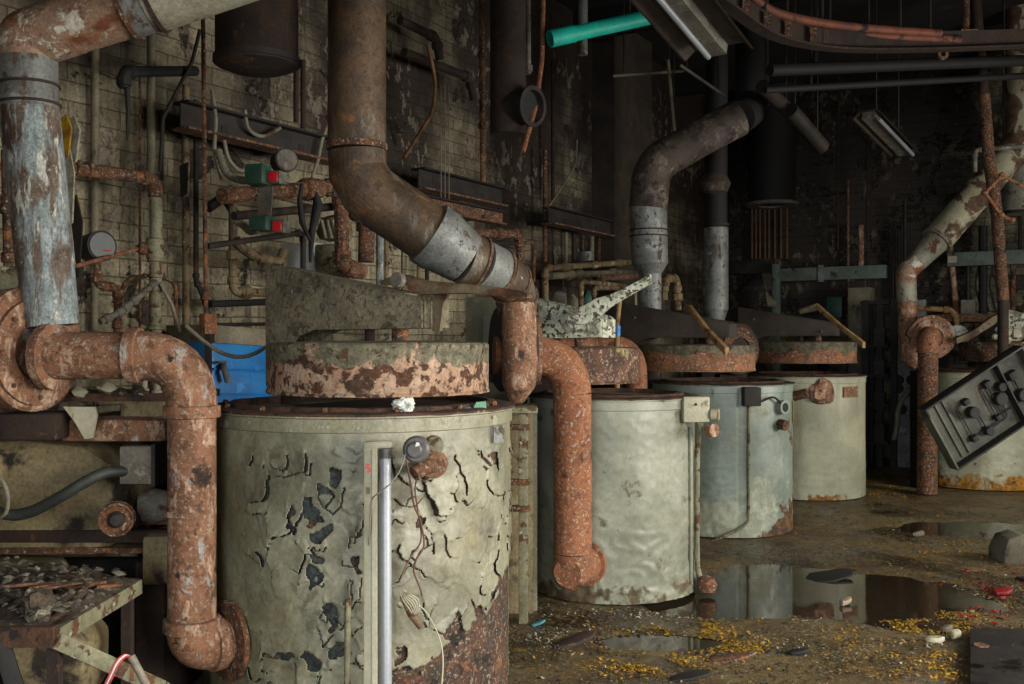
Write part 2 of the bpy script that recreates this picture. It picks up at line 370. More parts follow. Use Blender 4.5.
# brick wall -------------------------------------------------------
def brick_mat(name, c1, c2, mortar, soot, dark_z, dark_x=None, flake=.62, seed=0, bw=.34, bh=.105, scale_c=(140,124,112)):
    q = NT(name); uv = q.n('ShaderNodeUVMap'); v = uv.outputs[0]
    w = q.n('ShaderNodeTexNoise'); w.inputs['Scale'].default_value = 1.7; q.l(v, w.inputs['Vector'])
    vm = q.n('ShaderNodeVectorMath'); vm.operation = 'SCALE'; vm.inputs['Scale'].default_value = .035
    q.l(w.outputs['Color'], vm.inputs[0]); va = q.n('ShaderNodeVectorMath'); q.l(v, va.inputs[0]); q.l(vm.outputs[0], va.inputs[1])
    b = q.n('ShaderNodeTexBrick'); q.l(va.outputs[0], b.inputs['Vector'])
    b.inputs['Scale'].default_value = 1; b.inputs['Brick Width'].default_value = bw; b.inputs['Row Height'].default_value = bh
    b.inputs['Mortar Size'].default_value = .004; b.inputs['Mortar Smooth'].default_value = .4
    b.inputs['Color1'].default_value = lin(c1); b.inputs['Color2'].default_value = lin(c2); b.inputs['Mortar'].default_value = lin(mortar)
    col = b.outputs['Color']; h = q.math('MULTIPLY', b.outputs['Fac'], -.8)
    vs = q.mapping(v, (seed, seed*2, 0))
    n1 = q.noise(vs, 2.4, 9, .68, .4)
    fl = q.smooth(n1, flake-.02, flake+.02)
    sp = q.n('ShaderNodeSeparateXYZ'); q.l(v, sp.inputs[0])
    # fallen plaster: dark ground showing through
    col = q.mix(fl, col, q.mix(q.smooth(q.noise(vs, 14, 4), .4, .6), lin((58,44,36)), lin((34,28,25))))
    h = q.math('ADD', h, q.math('MULTIPLY', fl, -1.6))
    st = q.noise(q.mapping(v, (seed*3, 4, 0), (4, .5, 1)), 1.6, 7, .6)
    col = q.mix(q.math('MULTIPLY', q.smooth(st, .5, .68), .75), col, lin((62,46,34)))
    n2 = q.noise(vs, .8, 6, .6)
    sm = q.math('ADD', n2, q.smooth(sp.outputs['Y'], dark_z[0], dark_z[1], 0, dark_z[2]))  # wall tone goes darker with height, then along the wall's length
    if dark_x:
        a_, b_, k_ = dark_x; sm = q.math('ADD', sm, q.smooth(sp.outputs['X'], min(a_, b_), max(a_, b_), 0 if b_ > a_ else k_, k_ if b_ > a_ else 0))
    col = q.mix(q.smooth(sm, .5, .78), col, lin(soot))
    # second generation of loose plaster scales
    n3 = q.noise(q.mapping(v, (seed*5, 2, 0), (1.5, .8, 1)), 6, 12, .72, .1)
    sc = q.math('MULTIPLY', q.smooth(n3, .53, .545), q.smooth(q.noise(vs, 1.1, 3), .46, .56))
    col = q.mix(q.math('MULTIPLY', sc, .75), col, lin(scale_c))
    col = q.mix(1.0, col, q.mix(q.smooth(q.noise(vs, 40, 4, .7), .3, .7), (.6,.6,.6,1), (1.05,1.05,1.05,1)), blend='MULTIPLY')
    h = q.math('ADD', h, q.math('MULTIPLY', sc, .9)); h = q.math('ADD', h, q.math('MULTIPLY', q.noise(vs, 30, 5, .7), .5))
    bp = q.n('ShaderNodeBump'); bp.inputs['Strength'].default_value = .9; bp.inputs['Distance'].default_value = .016; q.l(h, bp.inputs['Height'])
    pr = q.n('ShaderNodeBsdfPrincipled'); q.l(col, pr.inputs['Base Color']); q.l(bp.outputs[0], pr.inputs['Normal'])
    pr.inputs['Roughness'].default_value = .7; pr.inputs['Specular IOR Level'].default_value = .3
    o = q.n('ShaderNodeOutputMaterial'); q.l(pr.outputs[0], o.inputs[0]); return q.m
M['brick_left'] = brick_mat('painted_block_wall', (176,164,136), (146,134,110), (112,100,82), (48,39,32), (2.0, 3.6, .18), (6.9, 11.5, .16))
M['brick_back'] = brick_mat('dark_block_wall', (196,188,154), (164,156,126), (50,44,36), (44,37,31), (1.7, 2.9, .26), (3.6, 2.6, .20), flake=.56, seed=5, scale_c=(120,108,92))
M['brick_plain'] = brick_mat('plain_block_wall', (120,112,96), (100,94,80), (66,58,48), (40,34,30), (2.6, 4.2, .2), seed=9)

# ------------------------------------------------------------------ the room
def wallquad(name, mat, p0, p1, nx=1, inward=None, relief=0, seed=0, holes=()):
    """wall between floor points p0 -> p1 with uv in metres; subdivided and uneven when relief is set"""
    p0 = V(p0); p1 = V(p1); L = (p1-p0).length; u = (p1-p0).normalized()
    xs = sorted(set([0, L]+[h for q in holes for h in q[:2]])); zs = sorted(set([0, CEIL]+[h for q in holes for h in q[2:]]))
    if relief:
        xs = [L*i/nx for i in range(nx+1)]; nz = max(1, int(CEIL/(L/nx))); zs = [CEIL*i/nz for i in range(nz+1)]
    m = MB(); uvs = []
    for z in zs:
        for x in xs:
            p = p0+u*x+Z*z
            if relief: p += inward*relief*(noise.fractal(V((x*1.6+seed, z*1.6, seed)), 1, 2, 4))
            m.v.append(p); uvs.append((x, z))
    W = len(xs)
    for j in range(len(zs)-1):
        for i in range(W-1):
            cx = (xs[i]+xs[i+1])/2; cz = (zs[j]+zs[j+1])/2
            if any(a < cx < b and c < cz < d for a, b, c, d in holes): continue
            m.f.append([j*W+i, j*W+i+1, (j+1)*W+i+1, (j+1)*W+i])
    me = bpy.data.meshes.new(name); me.from_pydata([tuple(p) for p in m.v], [], m.f)
    ul = me.uv_layers.new(name='UVMap')
    for lp in me.loops: ul.data[lp.index].uv = uvs[lp.vertex_index]
    me.materials.append(mat); me.polygons.foreach_set('use_smooth', [bool(relief)]*len(me.polygons)); me.update()
    o = bpy.data.objects.new(name, me); C.objects.link(o); o['kind'] = 'structure'; return o
def ne(n, e, z=0): return N*n + D*e + Z*z
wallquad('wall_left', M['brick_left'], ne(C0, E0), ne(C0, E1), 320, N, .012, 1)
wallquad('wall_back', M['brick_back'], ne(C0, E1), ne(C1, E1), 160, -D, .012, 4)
WINR = [(2.0, 4.4, .9, 2.6), (5.2, 7.6, .9, 2.6), (9.6, 12.0, .9, 2.6)]     # in wall_right (measured from the rear corner)
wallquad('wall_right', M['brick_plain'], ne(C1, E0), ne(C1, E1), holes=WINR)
WINB = [(4.4, 6.8, .9, 2.6)]  # unseen rear opening, put in for frontal fill
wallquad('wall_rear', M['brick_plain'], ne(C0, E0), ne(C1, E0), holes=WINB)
struct(MB().box(ne((C0+C1)/2, (E0+E1)/2, CEIL+.05), (C1-C0, E1-E0, .1), (N, D, Z)), 'ceiling', M['ceil'])
def unseen_window(n, c, u, w, z0, z1, inward):  # unseen frames added to carry the area lamps
    m = MB(); h = z1-z0
    for s in (-1, 1): m.box(c+u*s*(w/2-.04)+Z*(z0+h/2), (.08, .1, h), (u, inward, Z))
    for zz in (z0+.04, z1-.04): m.box(c+Z*zz, (w, .1, .08), (u, inward, Z))
    for k in range(1, 4): m.box(c+u*(w*k/4-w/2)+Z*(z0+h/2), (.03, .05, h), (u, inward, Z))
    for k in range(1, 3): m.box(c+Z*(z0+h*k/3), (w, .05, .03), (u, inward, Z))
    return struct(m, 'unseen_window_%d' % n, M['iron'])
wn = 1
for a, b, z0, z1 in WINR:
    unseen_window(wn, ne(C1, E0+(a+b)/2), D, b-a, z0, z1, N); wn += 1
for a, b, z0, z1 in WINB:
    unseen_window(wn, ne(C0+(a+b)/2, E0), N, b-a, z0, z1, D); wn += 1

# floor with shallow hollows, water standing in them
PUD = [(P(812, 592, 6.0).xy, .88, .66), (P(1000, 528, 8.0).xy, .8, .35), (P(660, 642, 5.0).xy, .30, .13), (P(712,602,5.75).xy, .42, .36)]
def hollow(x, y):
    k = 0
    w = V((x, y, 0)); f = 1+.35*noise.noise(w*1.6)+.12*noise.noise(w*6)
    for (c, a, b) in PUD:
        r = math.hypot((x-c.x)/a, (y-c.y)/b)*f
        k = max(k, min(1, max(0, 1.25-r)/.5))
    return k
def floor_z(x, y):
    w = V((x, y, 0))
    return .008 + .007*noise.fractal(w*1.3, 1, 2, 5) + .004*noise.noise(w*9) - .034*hollow(x, y)
fl = MB(); ns, es = 200, 400
for j in range(es+1):
    for i in range(ns+1):
        p = ne(C0+(C1-C0)*i/ns, E0+(E1-E0)*j/es); fl.v.append(V((p.x, p.y, floor_z(p.x, p.y))))
for j in range(es):
    for i in range(ns): fl.f.append([j*(ns+1)+i, j*(ns+1)+i+1, (j+1)*(ns+1)+i+1, (j+1)*(ns+1)+i])
M['floor'] = surf('wet_dirty_concrete', ((126,104,72), (90,70,46), 1.6), [
    dict(c=((112,100,78),(90,78,60)), s=3, t=.58, w=.06, r=.7),
    dict(c=((52,40,28),(66,50,34)), s=1.6, t=.54, w=.06, r=.25, h=-.2),
    dict(c=((160,114,36),(120,82,28)), s=7, t=.575, w=.04, r=.8, h=.3, d=12, rg=.75, a=.7),
    dict(c=((176,164,138),(140,126,100)), s=60, t=.62, w=.02, h=.8, d=3), dict(c=((30,24,18),(40,30,22)), s=24, t=.62, w=.03, d=5)], rough=.5, bump=.8, grit=.4, gs=60, relief=.01)
struct(fl, 'floor', M['floor'], ang=60)
q = NT('standing_water'); pr = q.n('ShaderNodeBsdfPrincipled'); pr.inputs['Base Color'].default_value = lin((44,36,26))
pr.inputs['Roughness'].default_value = .035; pr.inputs['IOR'].default_value = 1.6; pr.inputs['Specular IOR Level'].default_value = 1.0
tc = q.n('ShaderNodeTexCoord'); bp = q.n('ShaderNodeBump'); bp.inputs['Strength'].default_value = .06; bp.inputs['Distance'].default_value = .004
q.l(q.noise(tc.outputs['Object'], 9, 3), bp.inputs['Height']); q.l(bp.outputs[0], pr.inputs['Normal'])
tr = q.n('ShaderNodeBsdfTransparent'); mx = q.n('ShaderNodeMixShader'); mx.inputs[0].default_value = .82
q.l(tr.outputs[0], mx.inputs[1]); q.l(pr.outputs[0], mx.inputs[2])
ou = q.n('ShaderNodeOutputMaterial'); q.l(mx.outputs[0], ou.inputs[0]); M['water'] = q.m
for k, (c, a, b) in enumerate(PUD[:3]):
    m = MB(); s = 1.7
    m.v = [V((c.x+math.cos(t)*a*s, c.y+math.sin(t)*b*s, -.006)) for t in [2*PI*i/48 for i in range(48)]]; m.f = [list(range(48))]
    o = m.build('puddle', M['water'], origin=(c.x, c.y, -.006))
    tag(o, ['large still puddle mirroring the pale drums on the dark floor', 'shallow far puddle beside the broken concrete block',
            'small shallow puddle between the patches of ochre flakes'][k], 'puddle')

# ------------------------------------------------------------------ piping helper
def pipe_parts(par, pts, r, mats, bend=None, collar=.012, cl=.05, n=24, elbow_mat=None, seg=None, wob=0, e_scale=1.06, collars=True):
    """straight sections and elbows of one pipe as separate children; r may be a list per point"""
    pts = [V(p) for p in pts]; rs = list(r) if isinstance(r, (list, tuple)) else [r]*len(pts)
    if not isinstance(mats, (list, tuple)): mats = [mats]*(len(pts)-1)
    bend = bend or rs[0]*2.2
    ends = []; el = []
    for i in range(1, len(pts)-1):
        d1 = (pts[i-1]-pts[i]); d2 = (pts[i+1]-pts[i]); th = d1.angle(d2)
        cut = min(bend/math.tan(th/2), d1.length*.48, d2.length*.48)
        a = pts[i]+d1.normalized()*cut; b = pts[i]+d2.normalized()*cut
        el.append((a, pts[i], b, rs[i])); ends.append((a, b))
    for i in range(len(pts)-1):
        a = pts[i] if i == 0 else ends[i-1][1]; b = pts[i+1] if i == len(pts)-2 else ends[i][0]
        L = max(2, int((b-a).length/.05)) if wob else 1
        m = MB().tube([a.lerp(b, k/L) for k in range(L+1)], [rs[i]+(rs[i+1]-rs[i])*k/L for k in range(L+1)], n)
        m.build('pipe_section', mats[i], par, wob=wob)
    for i, (a, b, c, rr) in enumerate(el):
        k = seg or 8
        path = [a*(1-t)**2+b*2*t*(1-t)+c*t*t for t in [j/k for j in range(k+1)]]
        m = MB().tube(path, rr*e_scale, n); e = m.build('elbow', elbow_mat or mats[i], par, ang=20 if seg else 40)
        if collars:
            for p, d in ((a, (a-b).normalized()), (c, (c-b).normalized())):
                MB().lathe([(rr, 0), (rr+collar, .004), (rr+collar, cl-.004), (rr, cl)], p-d*cl*.3, d, n).build('collar', elbow_mat or mats[i], e)

def wp(name, label, cat, pts, r, mat, wall='L', off=.15, bend=None, coup=(), cm=None, group=None, n=10, r3=False, parts=True):
    """a thin pipe or rod on a wall: pts (px,py[,off]); coup: indexes t in 0..1 where couplings sit"""
    F = WL if wall == 'L' else WB
    w = [F(p[0], p[1], p[2] if len(p) > 2 else off) for p in pts] if not r3 else [V(p) for p in pts]
    path = fillet(w, bend or r*2.5, 5)
    if not parts or (len(w) == 2 and not coup):
        o = MB().tube(path, r, n).build(name, mat, origin=w[-1]); return tag(o, label, cat, group)
    t = thing(name, label, cat, w[-1], group)
    if len(w) == 2: MB().tube(path, r, n).build('pipe_section', mat, t)
    else: pipe_parts(t, w, r, mat, bend or r*2.5, collar=r*.3, cl=r*1.6, n=n, elbow_mat=cm or mat)
    tot = [(w[i+1]-w[i]).length for i in range(len(w)-1)]; S = sum(tot)
    for c in coup:
        s = c*S; i = 0
        while i < len(tot)-1 and s > tot[i]: s -= tot[i]; i += 1
        d = (w[i+1]-w[i]).normalized(); p = w[i]+d*s
        MB().lathe([(r*1.0, 0), (r*1.5, r*.3), (r*1.5, r*2.2), (r, r*2.5)], p-d*r*1.2, d, 8 if n < 14 else 16).build('coupling', cm or mat, t)
    return t

# ------------------------------------------------------------------ the row of drums
def shell(c, R, z0, z1, disp, hole=None, cell=.007, fine=(-1.75, 1.75), coarse=.06, rip=None):
    th = []
    a = fine[0]
    while a < fine[1]: th.append(a); a += cell/R
    b = fine[1]
    while b < fine[0]+2*PI-.01: th.append(b); b += coarse/R
    nz = int((z1-z0)/cell); m = MB(); n = len(th)
    cen = []; dv = []
    for j in range(nz+1):
        z = z0+(z1-z0)*j/nz
        for t in th:
            d = disp(t*R, z, t) if t < fine[1] else 0
            m.v.append(V((c[0]+math.sin(t)*(R+d), c[1]-math.cos(t)*(R+d), z)))
            dv.append(d); cen.append(hole(t*R, z, t) if hole and t < fine[1] else 0)
    for j in range(nz):
        for i in range(n):
            k = (i+1) % n; q = [j*n+i, j*n+k, (j+1)*n+k, (j+1)*n+i]
            if sum(cen[x] for x in q) >= 3: continue
            if rip and max(dv[x] for x in q)-min(dv[x] for x in q) > rip: continue
            m.f.append(q)
    return m
def scales(s, z, size, sd=0, warp=.35):
    """plates of loose paint: lift at this point and a random number for the plate"""
    p = V((s/size, z/size*.85, sd)); p = p+noise.noise_vector(p*1.3)*warp + noise.noise_vector(p*4)*.08
    ds, ps = noise.voronoi(V((p.x, p.y, 0)))
    cc = ps[0]; h = noise.cell(cc*7.31+V((sd, 0, 0))); h2 = noise.cell(cc*3.77+V((9, sd, 0)))
    ang = -PI/2+h2*1.5; t = (p.x-cc.x)*math.cos(ang)+(p.y-cc.y)*math.sin(ang)
    e = ds[1]-ds[0]
    return max(0, t+.25), (h+1)/2 if h < 0 else h, e

def drum(c, R, H, label, mb, lid, arm, skin, base_mat=None, name='extractor_drum'):
    t = thing(name, label, 'drum', (c[0], c[1], 0), 'row of grey-green extractor drums')
    skin(t, c, R, H, mb)
    # rolled band, seam and rim
    MB().lathe([(R+.001, H-.062), (R+.006, H-.058), (R+.006, H-.010), (R+.016, H-.006), (R+.016, H), (R-.005, H)], (c[0], c[1], 0), Z, 96).build('rim_band', mb, t)
    m = MB().lathe([(R+.018, H), (R+.020, H+.008), (R-.02, H+.014), (R-.06, H+.012), (R-.07, H+.026), (R-.10, H+.028), (R-.11, H-.08), (R-.13, H-.08), (R-.13, H-.1)], (c[0], c[1], 0), Z, 96)
    m.build('top_rim', M['rust_rim'], t, wob=.005, wsc=14)
    MB().lathe([(R-.12, H-.30), (R-.12, H-.02), (R-.135, H-.02), (R-.135, H-.30)], (c[0], c[1], 0), Z, 48, closed=True).build('inner_basket', M['black'], t)
    lx, ly, lr, z0, z1, lm, wb = lid
    lo = V((lx, ly, 0))
    m = MB().lathe([(lr-.03, z0+.012), (lr+.004, z0), (lr+.006, z0+.008), (lr, z0+.014), (lr, z1-.008), (lr-.008, z1), (lr-.06, z1+.004), (lr*.5, z1+.008), (.001, z1+.010)], lo, Z, 96)
    m.lathe([(.001, z0+.02), (lr-.03, z0+.012)], lo, Z, 96)
    L = m.build('lid', lm, t, wob=wb, wsc=7)
    # pivot post under the hinge end
    (s0, s1, am, style) = arm
    u = N; w = D
    za, zb, zc, zd = z1+.353, z1+.186, z1+.061, z1-.19
    for k, off in enumerate((-.09, .09)):
        o = lo+w*off
        top = za if k == 0 else za-.01
        poly = [(s0, top), (s1-.02, zb), (s1, zb-.02), (s1, zc), (s0+.28, zc-.005), (s0+.20, zc-.03), (s0+.15, zc-.08), (s0+.10, zd)]
        poly += [(s0, zd)]
        pl = MB(); pl.prism(poly, o, u, Z, .012); pl.build('side_plate', am, t, bevel=.003, wob=.004, wsc=9)
    e = MB(); e.prism([(s1-.006, zb-.02), (s1+.006, zb-.02), (s1+.006, zc), (s1-.006, zc)], lo, u, Z, .17); e.build('end_plate', am, t)
    m = MB(); m.bar(lo+u*s0+Z*(za-.012), lo+u*(s1-.15)+Z*(zb+.015), .17, .01); m.build('web_plate', am, t)
    MB().cyl(lo+u*(s1-.18)+Z*(z1-.01), Z, .035, zc-z1+.03, 20).build('lid_hanger', M['rust'], t)
    MB().cyl(lo+u*(s1-.34)+Z*(z1-.01), Z, .022, zc-z1+.03, 16).build('lid_hanger', M['rust_dark'], t)
    hp = lo+u*(s0+.06)
    MB().cyl(V((hp.x, hp.y, 0)), Z, .045, zd+.1, 20).build('hinge_post', M['rust_dark'], t)
    for sx, zz in ((s0+.16, za-.13), (s1-.12, zc+.04)):
        MB().cyl(lo-w*.096+u*sx+Z*zz, -w, .012, .012, 6).build('bolt', M['boxgrey'], t)
    return t, lo

# --- skins
HOLES = [(-.17,.86,.022,.05), (-.105,.87,.03,.045), (-.06,.80,.035,.03), (-.11,.645,.045,.05), (-.075,.72,.035,.03), (-.22,.34,.07,.025), (-.10,.31,.04,.035), (.0,.36,.035,.05), (-.03,.50,.025,.05), (.36,.72,.018,.035), (.06,.68,.018,.03), (-.02,1.0,.04,.03)]
def skin_peel(t, c, R, H, mb):
    MB().lathe([(R-.012, .03), (R-.010, H-.02)], (c[0], c[1], 0), Z, 128).build('steel_body', M['underrust'], t)
    MB().lathe([(R-.09, 0), (R-.05, .03), (R-.012, .03)], (c[0], c[1], 0), Z, 96).build('base_ring', M['black'], t)
    def amt(s, z, th):
        a = min(1, max(0, (1.12-z)/.08)) * min(1, max(0, (s+.46)/.14))
        n = noise.noise(V((s*2.6, z*2.6, 3)))
        return a*min(1, max(0, .75+n*1.2 + (1.0-z)*.3))
    def disp(s, z, th):
        a = amt(s, z, th)
        l, h, e = scales(s, z, .105, 2)
        l2, h2, e2 = scales(s, z, .052, 6)
        d = a*(min(1.1, l)**1.3*(.12+.88*h)*.034 + max(0, l2-.1)*max(0, h2-.35)*.026)
        d += .0025*noise.noise(V((s*18, z*13, 0))) + .005*noise.noise(V((s*3.5, z*2, 5)))
        return d
    def hole(s, z, th):
        wv = noise.noise_vector(V((s*9, z*9, 2)))*.05 + noise.noise_vector(V((s*28, z*28, 2)))*.02
        a, b = s+wv.x, z+wv.y
        l, h, e = scales(s, z, .105, 2); l2, h2, e2 = scales(s, z, .052, 6)
        for (hs, hz, hw, hh) in HOLES:
            if ((a-hs)/hw)**2+((b-hz)/hh)**2 < 1+(h2-.5)*.8: return 1
        zl = .30+max(0, (s-.15))*.42 + (h-.5)*.16 + (h2-.5)*.07 + wv.y*1.2
        if s > .05+wv.x and b < zl-.0: return 1
        if amt(s, z, th) > .75 and h2 > .965 : return 1
        return 0
    o = shell(c, R, .03, H-.06, disp, hole, .0046, rip=.0048).build('peeling_paint', M['peel'], t, ang=50)
    sm_ = o.modifiers.new('film', 'SOLIDIFY'); sm_.thickness = .0016; sm_.offset = -1
def skin_plain(wr=1.0, seam=None, sd=0, foot=.04, z0=.02):
    def f(t, c, R, H, mb):
        def disp(s, z, th):
            k = max(0, 1-z/.75)**1.2
            d = .0035*noise.noise(V((s*3.3+sd, z*2.1, 1)))
            r = 1-abs(noise.noise(V((s*9+sd, z*14, 2+sd))+noise.noise_vector(V((s*5, z*5, 1)))*.6))*2
            d += wr*k*.010*max(0, r-.3) + wr*.0015*noise.noise(V((s*26, z*26, sd)))
            if seam is not None:
                for sm in seam:
                    if abs(th-sm) < .012: d -= .006
            return d
        shell(c, R, z0, H-.06, disp, None, .013).build('drum_body', mb, t, ang=60)
        MB().lathe([(R-.10, -.002), (R-.05, -.002), (R-.03, z0+.004), (R, z0+.002)], (c[0], c[1], 0), Z, 96).build('base_ring', M['black'], t)
    return f
T1 = (-.636, 4.30, .63, 1.225); T2 = (.614, 6.14, .50, 1.17); T3 = (1.70, 8.10, .55, 1.17); T4 = (2.90, 9.90, .565, 1.17); T5 = (4.93, 10.55, .60, 1.19)
d1, l1 = drum(T1[:2], T1[2], T1[3], 'nearest and largest grey-green drum, its paint peeling in big curled scales', M['paint'],
     (-.558, 4.2, .460, 1.292, 1.496, M['lid'], .004), (-.56, .29, M['arm'], 0), skin_peel)
d2, l2 = drum(T2[:2], T2[2], T2[3], 'second grey-green drum with orange standpipe flanged to its foot and pale flaking lid arm', M['paint_smooth'],
     (.30, 5.95, .46, 1.265, 1.465, M['lid_dark'], .003), (-.36, .30, M['arm_pale'], 1), skin_plain(1.5, None, 3))
d3, l3 = drum(T3[:2], T3[2], T3[3], 'third drum, bluish grey with rusted bottom corner and orange-rust lid', M['paint_blue'],
     (1.46, 7.95, .46, 1.275, 1.475, M['lid_orange'], .003), (-.64, .30, M['arm_dark'], 0), skin_plain(.9, [.03], 11))
d4, l4 = drum(T4[:2], T4[2], T4[3], 'fourth drum in the row, pale grey-green with a rust blister under its rim', M['paint_pale'],
     (2.85, 9.72, .475, 1.30, 1.50, M['lid_orange'], .003), (-.64, .30, M['arm_dark'], 0), skin_plain(.5, None, 17))
M['paint_pale5'] = surf('pale_paint_with_orange_foot', ((158,159,136), (132,133,110), 2.5), [dict(c=((140,128,92),(120,106,72)), s=3, t=.60, w=.08, st=(1.3,1.3,.2), a=.7), dict(c=((176,112,34),(124,72,30)), s=5, t=.74, w=.06, g=('Z', .42, -.02, .34)), dict(c=((60,46,34),(44,34,28)), s=7, t=.64, w=.03, g=('Z', .2, -.02, .08))], rough=.5, bump=.4, grit=.2, gs=40)
d5, l5 = drum(T5[:2], T5[2], T5[3], 'farthest drum at right edge, pale with orange rust foot behind the tilted control panel', M['paint_pale5'],
     (5.22, 10.45, .50, 1.30, 1.50, M['lid_dark'], .003), (-.10, .60, M['arm_pale'], 0), skin_plain(.8, None, 23))

# levers on the arms --------------------------------------------------------
def flat_lever(par, pts, w, th, mat, vdir=Z, name='lever'):
    """flat bar: pts = (point, half height)"""
    m = MB(); a = pts[0][0]; b = pts[-1][0]; u = (b-a).normalized(); side = u.cross(Z).normalized()
    for p, h in pts:
        p = V(p)
        for sx in (-1, 1):
            for sz in (-1, 1): m.v.append(p+side*sx*th/2+vdir*sz*h)
    n = len(pts)
    for i in range(n-1):
        b0 = i*4; b1 = b0+4
        m.f += [[b0, b0+1, b1+1, b1], [b0+2, b1+2, b1+3, b0+3], [b0, b1, b1+2, b0+2], [b0+1, b0+3, b1+3, b1+1]]
    m.f += [[0, 2, 3, 1], [n*4-4, n*4-3, n*4-1, n*4-2]]
    return m.build(name, mat, par, bevel=.004, ang=50, wob=.003)
lv = flat_lever(d1, [(P(383,283,4.05), .008), (P(395,281,4.02), .018), (P(408,282,3.99), .028), (P(425,287,3.96), .030), (P(440,288,3.93), .024), (P(470,289,3.88), .018), (P(505,293,3.82), .018), (P(524,296,3.79), .016), (P(530,297,3.77), .008)], 0, .05, M['lever'])
MB().cyl(P(405,281,3.99)+D*-.03, -D, .032, .03, 20).build('pivot_bolt', M['boxgrey'], lv)
MB().prism([(-.03, .0), (.05, .0), (.02, -.06), (.005, -.16), (-.03, -.16)], P(440,291,3.98), N, Z, .02).build('lever_bracket', M['lever'], d1)
lv = flat_lever(d2, [(P(568,318,5.75), .03), (P(585,315,5.72), .055), (P(597,309,5.70), .06), (P(610,301,5.68), .035), (P(625,293,5.66), .028), (P(651,279,5.62), .026)], 0, .05, M['arm_pale'])
lv = flat_lever(d3, [(P(686,306,7.5), .012), (P(690,308,7.45), .02), (P(708,331,7.2), .022), (P(727,352,6.95), .03)], 0, .035, M['lever_tan'])
lv = flat_lever(d4, [(P(800,311,9.5), .015), (P(817,306,9.4), .025), (P(840,326,9.1), .022), (P(864,345,8.85), .028)], 0, .04, M['lever_tan'])
flat_lever(d4, [(P(800,312,9.45), .02), (P(817,307,9.4), .035)], 0, .06, M['lever'], name='link_plate')
lv = flat_lever(d5, [(P(955,341,9.9), .03), (P(972,334,9.95), .035), (P(990,322,10), .045), (P(1003,314,10.05), .03)], 0, .05, M['lever'])
for k, (px, py, s) in enumerate(((1003,330,.07), (1008,341,.05), (995,337,.04), (1016,333,.06))):
    bm_ = MB(); bm_.lathe([(.001, -s), (s*.8, -s*.6), (s, 0), (s*.7, s*.6), (.001, s*.8)], P(px, py, 9.95), Z, 9)
    o = bm_.build('rubble_lump', M['cream'], wob=s*.5, wsc=11, origin=P(px, py, 9.95)-Z*s*.6)
    tag(o, 'crumbled pale lump lying on the arm of the farthest drum', 'debris', 'pale lumps on the farthest drum arm')

# T1 fittings: knob switch, flange, nameplate scar
MB().cyl(P(433,464,3.72)+V((0,.02,0)), (0,-1,0), .052, .045, 28).build('rusty_flange', M['rust_pipe'], d1, wob=.004, wsc=20)
MB().cyl(P(433,445,3.72)+V((0,.01,0)), (.2,-1,0), .036, .03, 20).build('flange_plate', M['khaki'], d1, wob=.003, wsc=20)
e = MB().tube(fillet([P(432,466,3.7), P(426,466,3.58), P(414,474,3.55)], .03), .027, 16).build('stub_elbow', M['rust'], d1)
k = MB().lathe([(.001,-.01), (.044,-.01), (.048,-.002), (.048,.018), (.040,.026), (.030,.026), (.029,.05), (.022,.056), (.001,.056)], P(417,449,3.56), (-.1,-1,.02), 36).build('control_knob', M['bakelite'], d1)
MB().tube([P(417,449,3.56), P(430,452,3.70)], .012, 10).build('knob_spindle', M['rust'], k)
MB().prism([(-.008,-.006), (.008,-.002), (.006,.008), (-.004,.010)], P(417.5,445,3.498), V((1,0,0)), Z, .002).build('knob_mark', M['whiteplastic'], k)
MB().prism([(-.022,-.04), (.022,-.04), (.022,.03), (-.022,.03)], P(502,432,4.02)+V((-.012,-.03,0)), V((.92,.38,0)), Z, .006).build('plate_scar', M['duct_silver'], d1, wob=.003)
for a in range(20):
    t_ = -1.5+a*.155; p = V((T1[0]+math.sin(t_)*.585, T1[1]-math.cos(t_)*.585, T1[3]+.010))
    if a % 3 == 0: MB().cyl(p, Z, .012, .02, 6).build('rim_bolt', M['rust'], d1)
for (px, py, r) in ((353,424,.004), (389,423,.004)):
    pass
# T2 terminal box and conduit on its right flank
def sp(T, th, z, out=0): return V((T[0]+math.sin(th)*(T[2]+out), T[1]-math.cos(th)*(T[2]+out), z))
ax = (V((math.cos(.95), math.sin(.95), 0)), V((math.sin(.95), -math.cos(.95), 0)), Z)
b_ = sp(T2, .95, 1.11, .05)
bx = MB().box(b_, (.16, .09, .15), (V((1,.15,0)).normalized(), V((-.15,1,0)).normalized(), Z)).build('terminal_box', M['cream'], d2, bevel=.01)
MB().cyl(b_+V((.0,-.045,.03)), (0,-1,0), .008, .01, 8).build('box_screw', M['iron'], bx)
MB().cyl(b_+V((.09,-.02,-.03)), (1,-.3,0), .035, .05, 16).build('cable_gland', M['cream'], bx)
MB().cyl(b_+V((.08,-.02,-.12)), (.6,-1,0), .04, .05, 20).build('rusty_plug', M['rust_pipe'], d2)
MB().tube(bez([b_+V((.03,-.03,-.08)), sp(T2,1.15,.85,.03), sp(T2,1.13,.5,.03), sp(T2,1.16,.18,.03), sp(T2,1.2,.08,.05)]), .017, 10).build('flank_conduit', M['khaki'], d2, wob=.003, wsc=16)
MB().tube([sp(T2,1.02,1.0,.012), sp(T2,1.02,.08,.012)], .012, 8).build('thin_conduit', M['paint_smooth'], d2)
MB().lathe([(.001,-.05),(.05,-.035),(.06,0),(.045,.045),(.001,.06)], sp(T2,1.2,.06,.08), Z, 14).build('bottom_clamp', M['rust'], d2, wob=.012, wsc=16)
